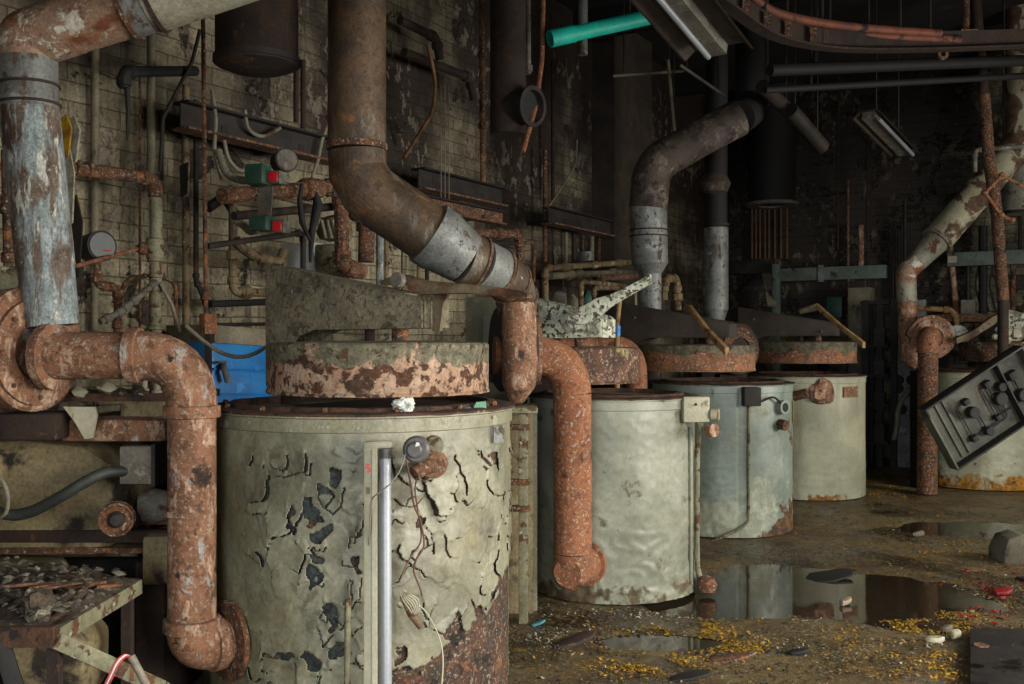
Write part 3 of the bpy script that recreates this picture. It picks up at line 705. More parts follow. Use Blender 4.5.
# T3: dark switch box, ring socket, centre conduit, yellow sticker
MB().box(sp(T3,.16,1.09,.05), (.13,.08,.14), (V((1,.1,0)).normalized(), V((-.1,1,0)).normalized(), Z)).build('switch_box', M['iron'], d3, bevel=.006)
MB().ring(sp(T3,.72,1.00,.0), (math.sin(.6),-math.cos(.6),0), .035, .055, .05, 24).build('socket_ring', M['paint_blue'], d3)
MB().cyl(sp(T3,.70,.87,.0), (math.sin(.5),-math.cos(.5),-.1), .04, .07, 18).build('rusty_plug', M['rust'], d3)
MB().tube(bez([sp(T3,.155,1.03,.015), sp(T3,.15,.6,.012), sp(T3,.15,.25,.012), sp(T3,.08,.12,.03), P(703,546,7.5)]), .012, 8).build('centre_conduit', M['khaki'], d3)
MB().tube(bez([sp(T3,.3,1.05,.04), sp(T3,.5,1.08,.04), sp(T3,.68,1.02,.03)]), .008, 8).build('cable', M['black'], d3)
a_ = sp(T3, 1.22, .95, .008); MB().prism([(-.03,-.09),(.03,-.09),(.03,.09),(-.03,.09)], a_, V((math.cos(1.22), math.sin(1.22),0)), Z, .003).build('yellow_sticker', M['yellowleaf'], d3)
# T4 blister and plate scar
MB().lathe([(.13,-.01),(.12,.02),(.07,.05),(.001,.06)], sp(T4,-.02,1.02,-.01), (0,-1,0), 20).build('rust_blister', M['rust_pipe'], d4, wob=.05, wsc=9)
MB().tube([sp(T4,-.5,.98,.05), sp(T4,-.25,1.03,.07)], .045, 14).build('drain_stub', M['rust'], d4)
a_ = sp(T4, .52, 1.03, .008); MB().prism([(-.09,-.05),(.09,-.05),(.09,.05),(-.09,.05)], a_, V((math.cos(.52), math.sin(.52),0)), Z, .006).build('rusted_nameplate', M['lid_orange'], d4)
for zz in (.95, 1.02): MB().tube([sp(T5,-.75,zz,.03), sp(T5,-.35,zz,.05)], .03, 10).build('side_handle', M['cream'], d5)
MB().box(sp(T5,-.30,.96,.02), (.10,.05,.2), (V((1,-.3,0)).normalized(), V((.3,1,0)).normalized(), Z)).build('side_bracket', M['lid_orange'], d5)

# ------------------------------------------------------------------ big ducts, blowers and standpipes
def volute(par, c, axis, r, w, mat, fm, ring=True):
    c = V(c); a, u, v = frame(axis)
    m = MB(); n = 56; 
    for side in (-.5, .5):
        for i in range(n):
            t = 2*PI*i/n; rr = r*(.86+.16*i/n)
            m.v.append(c+a*w*side*.86+(u*math.cos(t)+v*math.sin(t))*(rr-.012))
    for side in (-.5, .5):
        for i in range(n):
            t = 2*PI*i/n; rr = r*(.86+.16*i/n)
            m.v.append(c+a*w*side*.72+(u*math.cos(t)+v*math.sin(t))*rr)
    for i in range(n):
        j = (i+1) % n
        m.f += [[i, j, 2*n+j, 2*n+i], [2*n+i, 2*n+j, 3*n+j, 3*n+i], [3*n+i, 3*n+j, n+j, n+i]]
    m.f += [list(range(n))[::-1], list(range(n, 2*n))]
    m.build('volute_casing', mat, par, ang=30, wob=.004)
    if ring:
        f = MB().ring(c+a*w*.40, a, r*.45, r*.80, .022, 44).build('inlet_flange', fm, par)
        for k in range(8):
            t = 2*PI*k/8; MB().cyl(c+a*(w*.40+.02)+(u*math.cos(t)+v*math.sin(t))*r*.68, a, .010, .012, 6).build('flange_bolt', M['rust'], f)

# left blower, cast volute feeding the long rusty standpipe on drum 1
X1 = V((1, 0, 0))
b1c = P(22, 352, 3.78)
bt = thing('blower', 'rusty scroll-shaped blower at left edge with flanged outlet', 'blower', (b1c.x, b1c.y, .98), 'scroll blowers beside the drums')
volute(bt, b1c, V((.93,-.37,0)), .25, .17, M['rust_pipe'], M['rust_pipe'])
MB().box(b1c+V((.0,.02,.26)), (.20,.20,.12)).build('discharge_neck', M['khaki'], bt, bevel=.01)
MB().box(V((b1c.x+.02, b1c.y+.08, .98+.20)), (.24, .22, .10)).build('blower_foot', M['rust_dark'], bt, bevel=.01)
sd = thing('standpipe', 'long rusty pink standpipe from left blower down to the foot of nearest drum', 'pipe', (-1.2, 3.75, .2), 'flanged standpipes')
pA = P(44,356,3.72); pB = P(192,355,3.75); pC = P(192,648,3.75)
tgt = V((T1[0], T1[1], 0)); pc = V((pC.x, pC.y, 0)); dr = (tgt-pc).normalized()
pD = pC+dr*(.57+.55-.63-.0)
pD = V((pC.x, pC.y, pC.z))+dr*((tgt-pc).length-T1[2]+.01)
pipe_parts(sd, [pA, pB, pC, pD], .088, [M['rust_pipe']]*3, bend=.20, collar=.016, cl=.05, n=36, wob=.0012, e_scale=1.05)
MB().ring(pD-dr*.035, dr, .06, .155, .022, 36).build('drum_flange', M['rust'], sd)
MB().ring(pA+V((.02,-.01,0)), V((.97,-.2,0)), .085, .125, .035, 36).build('outlet_collar', M['rust_pipe'], sd)
MB().ring(P(190,514,3.75), Z, .08, .096, .02, 36).build('joint_ring', M['rust_pipe'], sd)

# left duct
du = thing('ventilation_duct', 'thick peeling silver duct bending over at upper left and dropping to the left blower', 'duct', P(52,326,3.76), 'overhead ventilation ducts')
q0 = P(52,326,3.76); q1 = P(42,230,3.76); q2 = P(29,108,3.76); q3 = P(26,40,3.76); q4 = P(132,5,3.74); q5 = P(330,-62,3.72)
MB().tube([q0, q0.lerp(q1, .65)], [.098, .100], 36).build('duct_section', M['duct_blue'], du, wob=.002)
MB().tube([q0.lerp(q1, .62), q1, q2], [.103, .104, .106], 36).build('duct_section', M['duct_blue'], du, wob=.002)
MB().tube([q2+V((0,0,-.005)), q2.lerp(q3, .3)], [.108, .107], 36).build('duct_band', M['duct_silver'], du)
MB().tube([q2.lerp(q3, .28), q2.lerp(q3, .72)], [.106, .108], 36).build('duct_band', M['duct_silver'], du)
pth = fillet([q2.lerp(q3, .70), q3, q3.lerp(q4, .45)], .12, 5)
MB().tube(pth, .109, 36).build('duct_elbow', M['duct_redstreak'], du, ang=12)
MB().tube([q3.lerp(q4, .40), q3.lerp(q4, .98)], [.107, .112], 36).build('duct_section', M['duct_redstreak'], du, wob=.002)
MB().tube([q3.lerp(q4, .94), q4.lerp(q5, .10)], [.118, .120], 36).build('duct_band', M['duct_silver'], du)
MB().tube([q4.lerp(q5, .08), q4.lerp(q5, .55), q5], [.124, .126, .13], 36).build('duct_section', M['duct_cream'], du, wob=.002)
MB().ring(q3.lerp(q4, .95), (q4-q3).normalized(), .105, .126, .015, 36).build('duct_seam', M['rust'], du)
MB().ring(q4.lerp(q5, .1), (q5-q4).normalized(), .11, .132, .015, 36).build('duct_seam', M['rust_dark'], du)
for f in (.02, .3): MB().ring(q2.lerp(q3, f), (q3-q2).normalized(), .1, .113, .010, 36).build('duct_seam', M['rust_dark'], du)
MB().tube([q5, V((q5.x+.05, q5.y, CEIL))], .13, 24).build('duct_riser', M['duct_cream'], du)

# centre duct: streaked rust, silver collars, down to the second blower
b2c = P(513, 350, 5.45)
du = thing('ventilation_duct', 'fat rust-streaked duct dropping at upper centre then slanting right to second blower', 'duct', b2c+Z*.2, 'overhead ventilation ducts')
c0 = P(357,-160,4.95); c1 = P(357,150,4.95); c2 = P(372,185,4.95); c3 = P(433,236,5.0); c4 = P(459,254,5.05); c5 = P(500,275,5.2); c6 = P(518,298,5.4); c7 = P(517,318,5.45)
c0.z = CEIL
MB().tube([c0, c0.lerp(c1,.5), c1], .143, 40).build('duct_section', M['duct_rust'], du, wob=.003)
MB().ring(c1-Z*.0, Z, .14, .150, .03, 40).build('duct_seam', M['rust'], du)
pth = [P(357,152,4.95), P(358,172,4.95), P(368,190,4.95), P(384,203,4.96)]
MB().tube(pth, [.143,.146,.148,.148], 40).build('duct_elbow', M['duct_rust'], du, ang=8)
MB().tube([P(380,200,4.96), P(408,219,4.98), P(437,240,5.0)], [.150,.150,.148], 40).build('duct_section', M['duct_rust'], du, wob=.003)
dd = (c4-c3).normalized()
MB().tube([c3-dd*.03, c3+dd*.05], [.166,.166], 40).build('duct_band', M['duct_silver'], du)
MB().tube([c3+dd*.04, c3+dd*.20], [.162,.138], 40).build('reducer_cone', M['duct_silver'], du, wob=.004)
pth = [c3+dd*.19, P(478,263,5.1), P(498,272,5.2), P(511,283,5.3), P(517,298,5.4)]
for i in range(len(pth)-1):
    MB().tube([pth[i], pth[i+1].lerp(pth[i], -.06)], [.136-.007*i, .132-.007*i], 36).build('elbow_segment', M['duct_rust'] if i != 1 else M['duct_silver'], du, wob=.002)
    d_ = (pth[i+1]-pth[i]).normalized(); MB().ring(pth[i+1]-d_*.01, d_, [0,.10,.10,.10][0]+.10, .140-.007*i, .014, 36).build('duct_seam', M['rust'], du)
MB().tube([pth[-1], P(517,318,5.45)], [.108,.104], 36).build('duct_boot', M['rust_pipe'], du)

bt = thing('blower', 'narrow rusty scroll blower wedged between the nearest drum and the second drum', 'blower', (b2c.x, b2c.y, 1.2), 'scroll blowers beside the drums')
volute(bt, b2c, V((-.97,-.24,0)), .25, .20, M['rust_dark'], M['rust_dark'], ring=False)
MB().ring(b2c+V((.11,.02,0)), V((1,.1,0)), .07, .19, .03, 36).build('inlet_flange', M['rust_pipe'], bt)
MB().tube([b2c+V((.03,-.15,.24)), b2c+V((.035,-.17,.12)), b2c+V((.035,-.18,-.05)), b2c+V((.03,-.17,-.18)), b2c+V((.02,-.13,-.255))], [.088,.092,.098,.090,.05], 28).build('scroll_throat', M['rust_pipe'], bt, wob=.004)
MB().box(V((b2c.x, b2c.y, 1.5-.066*5.45)), (.26,.4,.03)).build('blower_shelf', M['khaki'], bt, bevel=.004)
for sx in (-.11, .11): MB().box(V((b2c.x+sx, b2c.y+.12, .565)), (.05,.05,1.13)).build('shelf_leg', M['paint'], bt, bevel=.004)
MB().box(V((b2c.x+.055, b2c.y-.14, .56)), (.05,.04,1.12)).build('shelf_leg', M['khaki'], bt, bevel=.004)
MB().box(V((b2c.x+.03, b2c.y+.05, .56)), (.16,.02,1.12)).build('shelf_back', M['housing'], bt)
for zz in (.62, .76, 1.05): MB().box(V((b2c.x+.03, b2c.y-.16, zz)), (.12,.05,.03)).build('leg_bracket', M['rust'], bt, bevel=.003)
sd = thing('standpipe', 'orange rusty standpipe curving down the front of the second drum', 'pipe', P(572,570,5.5), 'flanged standpipes')
s0 = P(494,355,5.44); s1 = P(572,356,5.49); s2 = P(573,570,5.50)
drv = (V((T2[0],T2[1],0))-V((s2.x,s2.y,0))); s3 = s2+drv.normalized()*(drv.length-T2[2]+.01)
pipe_parts(sd, [s0, s1, s2, s3], .105, [M['rust_orange']]*3, bend=.24, collars=False, n=36, wob=.001, e_scale=1.0)
MB().cyl(s2-drv.normalized()*.09, drv.normalized(), .098, .12, 32, .02).build('elbow_cap', M['rust_orange'], sd)
MB().ring(s3-drv.normalized()*.035, drv.normalized(), .07, .128, .025, 36).build('drum_flange', M['rust_orange'], sd)

# third standpipe (behind drum 2's lid) and the fourth blower
sd = thing('standpipe', 'rust-red elbow of a standpipe dipping behind the second drum', 'pipe', (P(638,400,7.3).x, 7.3, .1), 'flanged standpipes')
pipe_parts(sd, [P(560,346,7.15), P(637,345,7.3), V((P(637,345,7.3).x, 7.3, .15))], .075, M['rust_orange'], bend=.22, collars=False, n=28, e_scale=1.0)
b3c = P(560, 350, 7.15)
bt = thing('blower', 'rusty blower mostly hidden behind the lid of the second drum', 'blower', (b3c.x, b3c.y, 0), 'scroll blowers beside the drums')
volute(bt, b3c-V((.1,0,.05)), V((.97,.1,0)), .22, .2, M['rust'], M['rust'])
MB().box(V((b3c.x-.1, b3c.y, .6)), (.2,.3,1.2)).build('blower_pedestal', M['rust_dark'], bt)
b4c = P(733, 350, 9.3)
bt = thing('blower', 'dull brown round blower between the third and fourth drum lids', 'blower', (b4c.x, b4c.y, 0), 'scroll blowers beside the drums')
volute(bt, b4c, V((.45,-.9,0)), .26, .22, M['rust_dark'], M['rust'])
MB().box(V((b4c.x, b4c.y+.1, .6)), (.25,.25,1.2)).build('blower_pedestal', M['black'], bt)

# third duct: pale grey with an elbow going off to the dark roof
du = thing('ventilation_duct', 'pale grey duct with reducer standing behind the third drum, elbow bending to the right', 'duct', P(650,305,7.8), 'overhead ventilation ducts')
MB().tube([P(650,325,8.6), P(650,272,8.6)], .097, 32).build('duct_section', M['duct_silver'], du)
wr = MB()
for (x0, y0, x1, y1) in ((641,283,648,282),(650,281,650,286),(652,284,658,284),(657,281,660,286),(640,292,646,291),(646,289,646,294),(648,292,655,291),(656,289,660,293)):
    a = P(x0, y0, 8.6); b = P(x1, y1, 8.6)
    def on(p): 
        dx = p.x-P(650,283,8.6).x; return V((p.x, 8.6-math.sqrt(max(.0001, .0985**2-dx*dx)), p.z))
    wr.bar(on(a), on(b), .004, .008)
wr.build('scrawled_marks', M['black'], du)
MB().tube([P(650,274,8.6), P(650,263,8.6)], [.098,.154], 36).build('reducer_cone', M['duct_silver'], du)
MB().tube([P(650,264,8.6), P(649,238,8.6), P(648,206,8.6)], [.156,.158,.160], 36).build('duct_section', M['duct_silver'], du, wob=.002)
for yy in (231, 237): MB().ring(P(648.5,yy,8.6), Z, .15, .164, .012, 36).build('duct_seam', M['iron'], du)
pth = fillet([P(648,209,8.6), P(652,165,8.6), P(700,138,8.6), P(738,118,8.65)], .28, 4)
MB().tube(pth[:6], .165, 36).build('duct_elbow', M['duct_dark'], du, ang=8)
MB().tube(pth[5:], .160, 36).build('duct_section', M['duct_dark'], du, wob=.003)
MB().cyl(V((P(650,325,8.6).x, 8.6, 0)), Z, .10, 1.66, 24).build('duct_foot', M['duct_dark'], du)
MB().tube([P(738,118,8.65), P(748,111,8.85), V((P(752,110,9.0).x, 9.0, P(752,102,9.0).z)), V((P(752,110,9.0).x, 9.0, CEIL))], .15, 28).build('duct_riser', M['black'], du)  # black in place of the roof darkness this riser climbs into
du = thing('ventilation_duct', 'slim upright galvanised duct with bulging cap between the third and fourth drums', 'duct', P(716,338,9.9), 'overhead ventilation ducts')
MB().tube([P(715,345,9.9), P(715,318,9.9)], .085, 28).build('duct_section', M['duct_silver'], du)
MB().tube([P(715,322,9.9), P(716,308,9.9)], [.088,.118], 28).build('reducer_cone', M['duct_silver'], du)
MB().tube([P(716,310,9.9), P(716,228,9.9)], .12, 32).build('duct_section', M['duct_silver'], du, wob=.002)
MB().ring(P(716,226,9.9), Z, .11, .128, .02, 32).build('duct_seam', M['iron'], du)
MB().tube([P(716,228,9.9), P(716,190,9.9), V((P(717,190,9.9).x, 9.9, CEIL))], .11, 28).build('duct_riser', M['black'], du)
MB().lathe([(.001,-.12),(.12,-.08),(.155,0),(.12,.07),(.09,.10)], P(715,184,9.85), Z, 28).build('duct_cap', M['duct_dark'], du)
MB().box(V((P(715,345,9.9).x, 9.95, .73)), (.3,.3,1.46)).build('duct_stand', M['black'], du)

# fifth duct at right and its blower
du = thing('ventilation_duct', 'cream and brown patched duct slanting down from upper right to the far blower', 'duct', P(907,345,10.3), 'overhead ventilation ducts')
MB().tube([P(908,347,10.3), P(907,300,10.3)], .095, 28).build('duct_section', M['rust_pipe'], du)
MB().tube([P(907,302,10.3), P(906,282,10.3)], .1, 28).build('duct_band', M['duct_cream'], du)
MB().tube(fillet([P(906,284,10.3), P(906,272,10.3), P(917,262,10.3)], .1, 4), .102, 28).build('duct_elbow', M['duct_redstreak'], du, ang=10)
MB().tube([P(914,265,10.3), P(937,240,10.35)], [.10,.135], 32).build('reducer_cone', M['duct_cream'], du)
MB().ring(P(936,241,10.35), (P(1015,150,10.5)-P(936,241,10.35)).normalized(), .13, .162, .04, 32).build('duct_seam', M['duct_cream'], du)
MB().tube([P(937,240,10.35), P(975,196,10.4), P(1018,147,10.5)], .155, 36).build('duct_section', M['duct_wall_cream'], du, wob=.002)
MB().tube([P(1010,156,10.5), P(1022,138,10.5), V((P(1024,138,10.5).x, 10.5, CEIL))], .165, 36).build('duct_riser', M['duct_wall_cream'], du, ang=20)
b5c = P(931, 338, 10.1)
bt = thing('blower', 'far rust-pink blower with bolted round face and orange outlet elbow', 'blower', (b5c.x, b5c.y, 0), 'scroll blowers beside the drums')
volute(bt, b5c, V((-.25,-1,0)), .235, .16, M['rust_pipe'], M['rust_pipe'])
MB().tube([P(909,345,10.15), P(910,356,10.12), P(918,366,10.1)], [.10,.10,.06], 24).build('scroll_throat', M['rust_pipe'], bt)
MB().box(V((b5c.x, b5c.y+.18, .6)), (.2,.2,1.2)).build('blower_pedestal', M['black'], bt)
pipe_parts(bt, [P(930,338,10.05), P(928,336,9.78), V((P(927,340,9.78).x, 9.78, .02))], .095, [M['rust_orange'], M['rust']], bend=.13, n=28, collar=.014, cl=.04)  # lower run browner; the darkness it stands in is put into colour

# ------------------------------------------------------------------ things in front
# fluorescent batten leaning on the nearest drum
f0 = V((P(381,684,3.56).x+.012, 3.40, .0)); f1 = P(378,447,3.60)
up = (f1-f0).normalized(); rt = V((.98,-.1,0)); rt = (rt-up*rt.dot(up)).normalized(); bk = up.cross(rt).normalized()
fx = thing('batten_lamp', 'slim cream batten lamp with one white tube leaning upright on nearest drum', 'lamp', f0)
Lf = (f1-f0).length; mid = (f0+f1)/2
MB().box(mid-rt*.022+bk*.0, (.050, .045, Lf), (rt, bk, up)).build('housing', M['cream'], fx, bevel=.004)
MB().box(mid-rt*.008-bk*.026*(1 if bk.y > 0 else -1), (.012, .008, Lf*.98), (rt, bk, up)).build('reflector_rib', M['cream'], fx)
tb = f0+rt*.030-bk*.012*(1 if bk.y > 0 else -1)
MB().tube([tb+up*.04, tb+up*(Lf-.045)], .0205, 20).build('lamp_tube', M['tube'], fx)
for h in (.02, Lf-.03): MB().tube([tb+up*(h-.015), tb+up*(h+.02)], .0215, 16).build('tube_holder', M['bakelite'], fx)
MB().box(f1+rt*.005+up*.006, (.108,.055,.03), (rt, bk, up)).build('end_cap', M['cream'], fx, bevel=.012)
fr = -bk if bk.y > 0 else bk
m = MB(); o_ = f1-rt*.030-up*.075+fr*.0235
for (a, b, c, d) in ((-.006,.012,.006,.012), (-.006,.012,-.006,-.002), (-.006,0,.006,0), (.006,0,.006,-.014), (-.008,-.014,.006,-.014), (0,.016,0,-.018)):
    m.bar(o_+rt*a+up*b, o_+rt*c+up*d, .0025, .002, up=fr)
m.build('red_mark', M['redbutton'], fx)
MB().box(f1-rt*.030-up*.155+fr*.0235, (.012,.003,.024), (rt, bk, up)).build('cream_sticker', M['conduit_tan'], fx)
o = MB().tube(bez([P(405,455,3.50), P(400,470,3.47), P(391,483,3.44), P(380,492,3.44), P(372,500,3.46), P(370,520,3.50), P(369,545,3.52)]), .0028, 6).build('wire', M['wire_grey'], origin=P(369,545,3.52))
tag(o, 'pale wire crossing the white lamp tube below the grey knob', 'wire')
o = MB().tube(bez([P(406,460,3.50), P(410,480,3.52), P(414,505,3.54), P(420,520,3.56), P(424,545,3.57), P(416,560,3.56), P(414,572,3.56), P(420,588,3.55), P(422,596,3.55)]), .0035, 6).build('wire', M['wire_brown'], origin=P(422,596,3.55))
tag(o, 'kinked reddish brown wire hanging below the grey knob', 'wire')
o = MB().tube(bez([P(417,478,3.52), P(415,490,3.54), P(418,512,3.56), P(421,540,3.57), P(411,556,3.56), P(402,575,3.53)]), .003, 6).build('wire', M['wire_brown'], origin=P(402,575,3.53))
tag(o, 'thin brown wire branching left below the rusty stub elbow', 'wire')
o = MB().tube(bez([P(404,590,3.50), P(414,600,3.50), P(428,615,3.49), P(440,640,3.46), P(443,665,3.44), P(440,700,3.4), P(438,720,3.38)]), .0028, 6).build('wire', M['cream'], origin=P(438,720,3.38))
tag(o, 'thin white wire trailing down over the rusted foot of nearest drum', 'wire')
t = thing('cable_socket', 'broken cable socket with a bundle of pale strands hanging on nearest drum', 'socket', P(418,622,3.53))
MB().tube([P(402,596,3.50), P(412,614,3.50), P(421,627,3.51)], [.010,.017,.013], 12).build('socket_shell', M['conduit_tan'], t)
for k in range(6):
    MB().tube(bez([P(400+k,592,3.49), P(403+k*1.7,600-k,3.47), P(408+k*2,607-k*1.5,3.48), P(414+k,616-k,3.49)]), .0022, 5).build('strand', M['cream'], t)
m = MB(); p0 = V((P(348,684,3.5).x, 3.47, 0)); p1 = P(348,599,3.5)
m.lathe([(.012,0),(.012,(p1-p0).length),(.009,(p1-p0).length),(.009,0)], p0, (p1-p0), 18, closed=True)
tag(m.build('conduit_stub', M['khaki'], origin=p0), 'short upright olive tube standing in front of the peeling drum, left of the batten lamp', 'tube')
# rag, shard
m = MB()
bmr = bmesh.new(); bmesh.ops.create_icosphere(bmr, subdivisions=4, radius=.036)
m.v = [P(405,406,3.78)+V((v.co.x*1.15, v.co.y, v.co.z*.9))*(1+.5*noise.noise(v.co*45)+.3*noise.noise(v.co*110)) for v in bmr.verts]; m.f = [[v.index for v in f.verts] for f in bmr.faces]; bmr.free()
tag(m.build('crumpled_rag', M['whiteplastic'], origin=P(405,412,3.78)), 'small crumpled white rag on the rim of the nearest drum', 'rag')
m = MB(); m.prism([(-.03,-.015),(-.012,.02),(.028,.022),(.03,-.01),(.012,-.022)], P(479,405,3.98)+V((0,0,-.008)), V((.95,.3,0)), Z, .008)
tag(m.build('green_shard', M['greenshard'], origin=P(479,410,3.98)), 'bright green shard lying on the rim of the nearest drum', 'shard')
m = MB(); m.prism([(-.02,-.01),(.02,-.014),(.01,.01),(-.014,.008)], P(468,409,3.95), V((.95,.3,.1)), V((0,.6,.5)), .005)
tag(m.build('pale_shard', M['tealflake'], origin=P(468,410,3.95)), 'thin pale teal chip beside the green shard on the drum rim', 'shard')

# drive machine at left behind the standpipe
mc = thing('drive_machine', 'greasy olive drive machine with rails and pulley at left behind the standpipe', 'machine', (-1.75, 4.3, 0))
hp = [(-.62,.62),(.0,.62),(.04,.80),(.02,1.02),(-.10,1.10),(-.35,1.12),(-.62,1.10)]
MB().prism(hp, V((-1.62,4.25,0)), X1, Z, .5).build('motor_housing', M['housing'], mc, bevel=.07, wob=.02, wsc=5)
MB().prism([(-.62,.92),(-.40,.92),(-.385,1.0),(-.40,1.07),(-.62,1.07)], V((-1.62,3.97,0)), X1, Z, .10).build('front_cover', M['housing'], mc, bevel=.02, wob=.006)
MB().box(V((-1.55,4.12,1.155)), (.40,.5,.09)).build('gear_cover', M['rust_pipe'], mc, bevel=.015, wob=.006)
pt = MB(); pt.prism([(-.07,.0),(.05,.0),(.06,-.03),(.045,-.115),(.012,-.12),(-.02,-.06)], P(82,407,3.80), X1, Z, .012); pt.build('bent_cover_plate', M['cream'], mc, wob=.008)
MB().box(P(95,398,4.02)+V((0,.2,0)), (.78,.4,.03)).build('deck_plate', M['rust_rim'], mc, wob=.008)
MB().box(P(140,415,3.98)+V((.05,.15,0)), (.30,.2,.12)).build('deck_beam', M['housing'], mc, bevel=.01, wob=.004)
jb = MB().box(P(140,464,3.86), (.125,.09,.145)).build('terminal_box', M['boxgrey'], mc, bevel=.006)
MB().box(P(140,464,3.86)+V((.068,.01,0)), (.014,.12,.16)).build('box_side', M['iron'], jb)
MB().box(P(80,535,4.02), (1.0,.06,.05)).build('front_rail', M['rust_dark'], mc, bevel=.004, wob=.004)
MB().box(P(80,548,4.04), (1.0,.10,.02)).build('rail_flange', M['rust'], mc, wob=.004)
MB().box(P(80,523,4.0)+V((0,.05,0)), (1.0,.04,.02)).build('upper_rail', M['rust'], mc, wob=.004)
pu = MB().lathe([(a*.66,b*.66) for a, b in [(.02,0),(.045,.0),(.05,.012),(.075,.012),(.085,0),(.095,.0),(.098,.03),(.085,.05),(.098,.07),(.09,.1),(.02,.1)]], P(116,520,3.74)+V((0,.0,0)), (-.25,1,0), 40).build('belt_pulley', M['rust'], mc)
MB().lathe([(.001,-.012),(.02,-.01),(.03,.0),(.03,.02)], P(116,520,3.73), (-.25,1,0), 20).build('pulley_hub', M['iron'], pu)
MB().tube([P(116,520,3.8), P(150,515,4.1)], .03, 16).build('pulley_shaft', M['iron'], mc)
MB().lathe([(.03,0),(.06,.01),(.07,.06),(.055,.12),(.03,.14)], P(140,506,4.0), X1, 20).build('bearing_housing', M['boxgrey'], mc, wob=.008)
MB().box(P(152,560,3.95)+V((.02,.1,0)), (.12,.22,.20)).build('bearing_block', M['housing'], mc, bevel=.02, wob=.01)
for x in (-2.2, -1.45): MB().box(V((x,4.25,.31)), (.12,.5,.62)).build('machine_leg', M['rust_dark'], mc, bevel=.01)
MB().box(V((-1.8,4.4,.3)), (.8,.06,.5)).build('back_plate', M['black'], mc)
MB().prism([(-.5,.30),(-.24,.30),(-.18,.36),(-.16,.5),(-.22,.62),(-.5,.64)], V((-1.62,4.0,0)), X1, Z, .3).build('lower_casing', M['housing'], mc, bevel=.03, wob=.015, wsc=6)
for k, (px, py) in enumerate(((20,408),(48,404),(100,395),(112,399),(70,398),(132,398))):
    pp = P(px, py-3, 3.95); bb = MB(); bb.lathe([(.001,-.02),(.03,-.012),(.035,.005),(.02,.022),(.001,.026)], pp+V((0,.08,.006)), Z, 9)
    tag(bb.build('rubble_lump', M['bench'] if k % 2 else M['cream'], wob=.018, wsc=28, origin=pp), 'small crust lump on the deck of the left drive machine', 'debris', 'crust lumps on the drive machine')
for (px, h) in ((140, .10), (153, .08)):
    pp = P(px, 397, 4.0); m = MB().lathe([(.02,0),(.022,h*.3),(.014,h*.35),(.014,h*.8),(.02,h*.85),(.018,h)], V((pp.x, 4.05, pp.z)), Z, 12)
    m.build('grease_cup', M['cream'], mc, wob=.003)
o = MB().tube(bez([P(-25,500,3.8), P(5,514,3.78), P(30,512,3.76), P(60,497,3.74), P(85,482,3.75), P(105,473,3.78), P(126,471,3.83)]), .022, 12).build('rubber_hose', M['hose'], origin=P(60,497,3.74))
tag(o, 'thick black rubber hose sagging into the small grey box on the drive machine', 'hose')
o = MB().tube(bez([P(-10,470,3.75), P(3,482,3.74), P(8,500,3.74), P(4,515,3.76), P(-12,522,3.8)]), .008, 8).build('cable', M['wire_grey'], origin=P(-10,470,3.75))
tag(o, 'looped grey cable at the left edge above the debris table', 'cable')

# debris table, lower left
tbz = .63
tb_ = thing('debris_table', 'low rusty frame table heaped with crust at lower left', 'table', (-1.62, 3.35, 0))
A = P(-40,640,3.02); B_ = P(55,636,3.02); Cc = P(138,592,3.64); E_ = P(-40,580,3.88)
for k in (A, B_, Cc, E_): k.z = tbz
m = MB(); nx, ny = 46, 30
for j in range(ny+1):
    for i in range(nx+1):
        p = (A.lerp(B_, i/nx)).lerp(E_.lerp(Cc, i/nx), j/ny); ed = min(i, nx-i, j, ny-j)/4
        p.z += .008+min(1, ed)*(.055*max(0, noise.fractal(p*5, 1, 2, 3)+.45)+.014*noise.noise(p*38)); m.v.append(p)
for j in range(ny):
    for i in range(nx): m.f.append([j*(nx+1)+i, j*(nx+1)+i+1, (j+1)*(nx+1)+i+1, (j+1)*(nx+1)+i])
m.build('crust_layer', M['bench'], tb_, ang=40)
MB().prism([(0,0),(1,0)], A, X1, Z, 1) if False else None
m = MB(); m.bar(A+Z*-.02, B_+Z*-.02, .03, .06); m.build('front_rail', M['rust_rim'], tb_, wob=.003)
m = MB(); m.bar(B_+Z*-.02, Cc+Z*-.02, .03, .05); m.build('side_rail', M['khaki'], tb_, wob=.003)
m = MB(); m.bar(E_+Z*-.02, Cc+Z*-.02, .03, .05); m.build('back_rail', M['rust_dark'], tb_, wob=.003)
m = MB(); m.bar(B_+Z*-.03, V((B_.x+.22, 3.30, .36)), .035, .05); m.bar(V((B_.x+.22,3.3,.36)), V((B_.x+.42, 3.55, .0)), .035, .05); m.build('brace_leg', M['khaki'], tb_, bevel=.003)
m = MB(); m.bar(A+V((.12,0,-.03)), V((B_.x-.02, 3.1, .0)), .04, .05); m.build('brace_leg', M['black'], tb_, bevel=.003)
for p in (B_+V((-.01,.02,0)), Cc+V((-.03,-.02,0)), E_+V((.1,-.02,0)), A+V((.1,.02,0))):
    MB().box(V((p.x,p.y,tbz/2-.02)), (.035,.035,tbz-.04)).build('leg', M['rust_dark'], tb_)
MB().prism([(-.2,0),(.05,0),(.12,.08),(.12,.26),(.04,.36),(-.2,.36)], V((-1.62,3.62,.18)), X1, Z, .25).build('stored_casting', M['housing'], tb_, bevel=.03, wob=.02, wsc=7)
random.seed(31); m = MB()
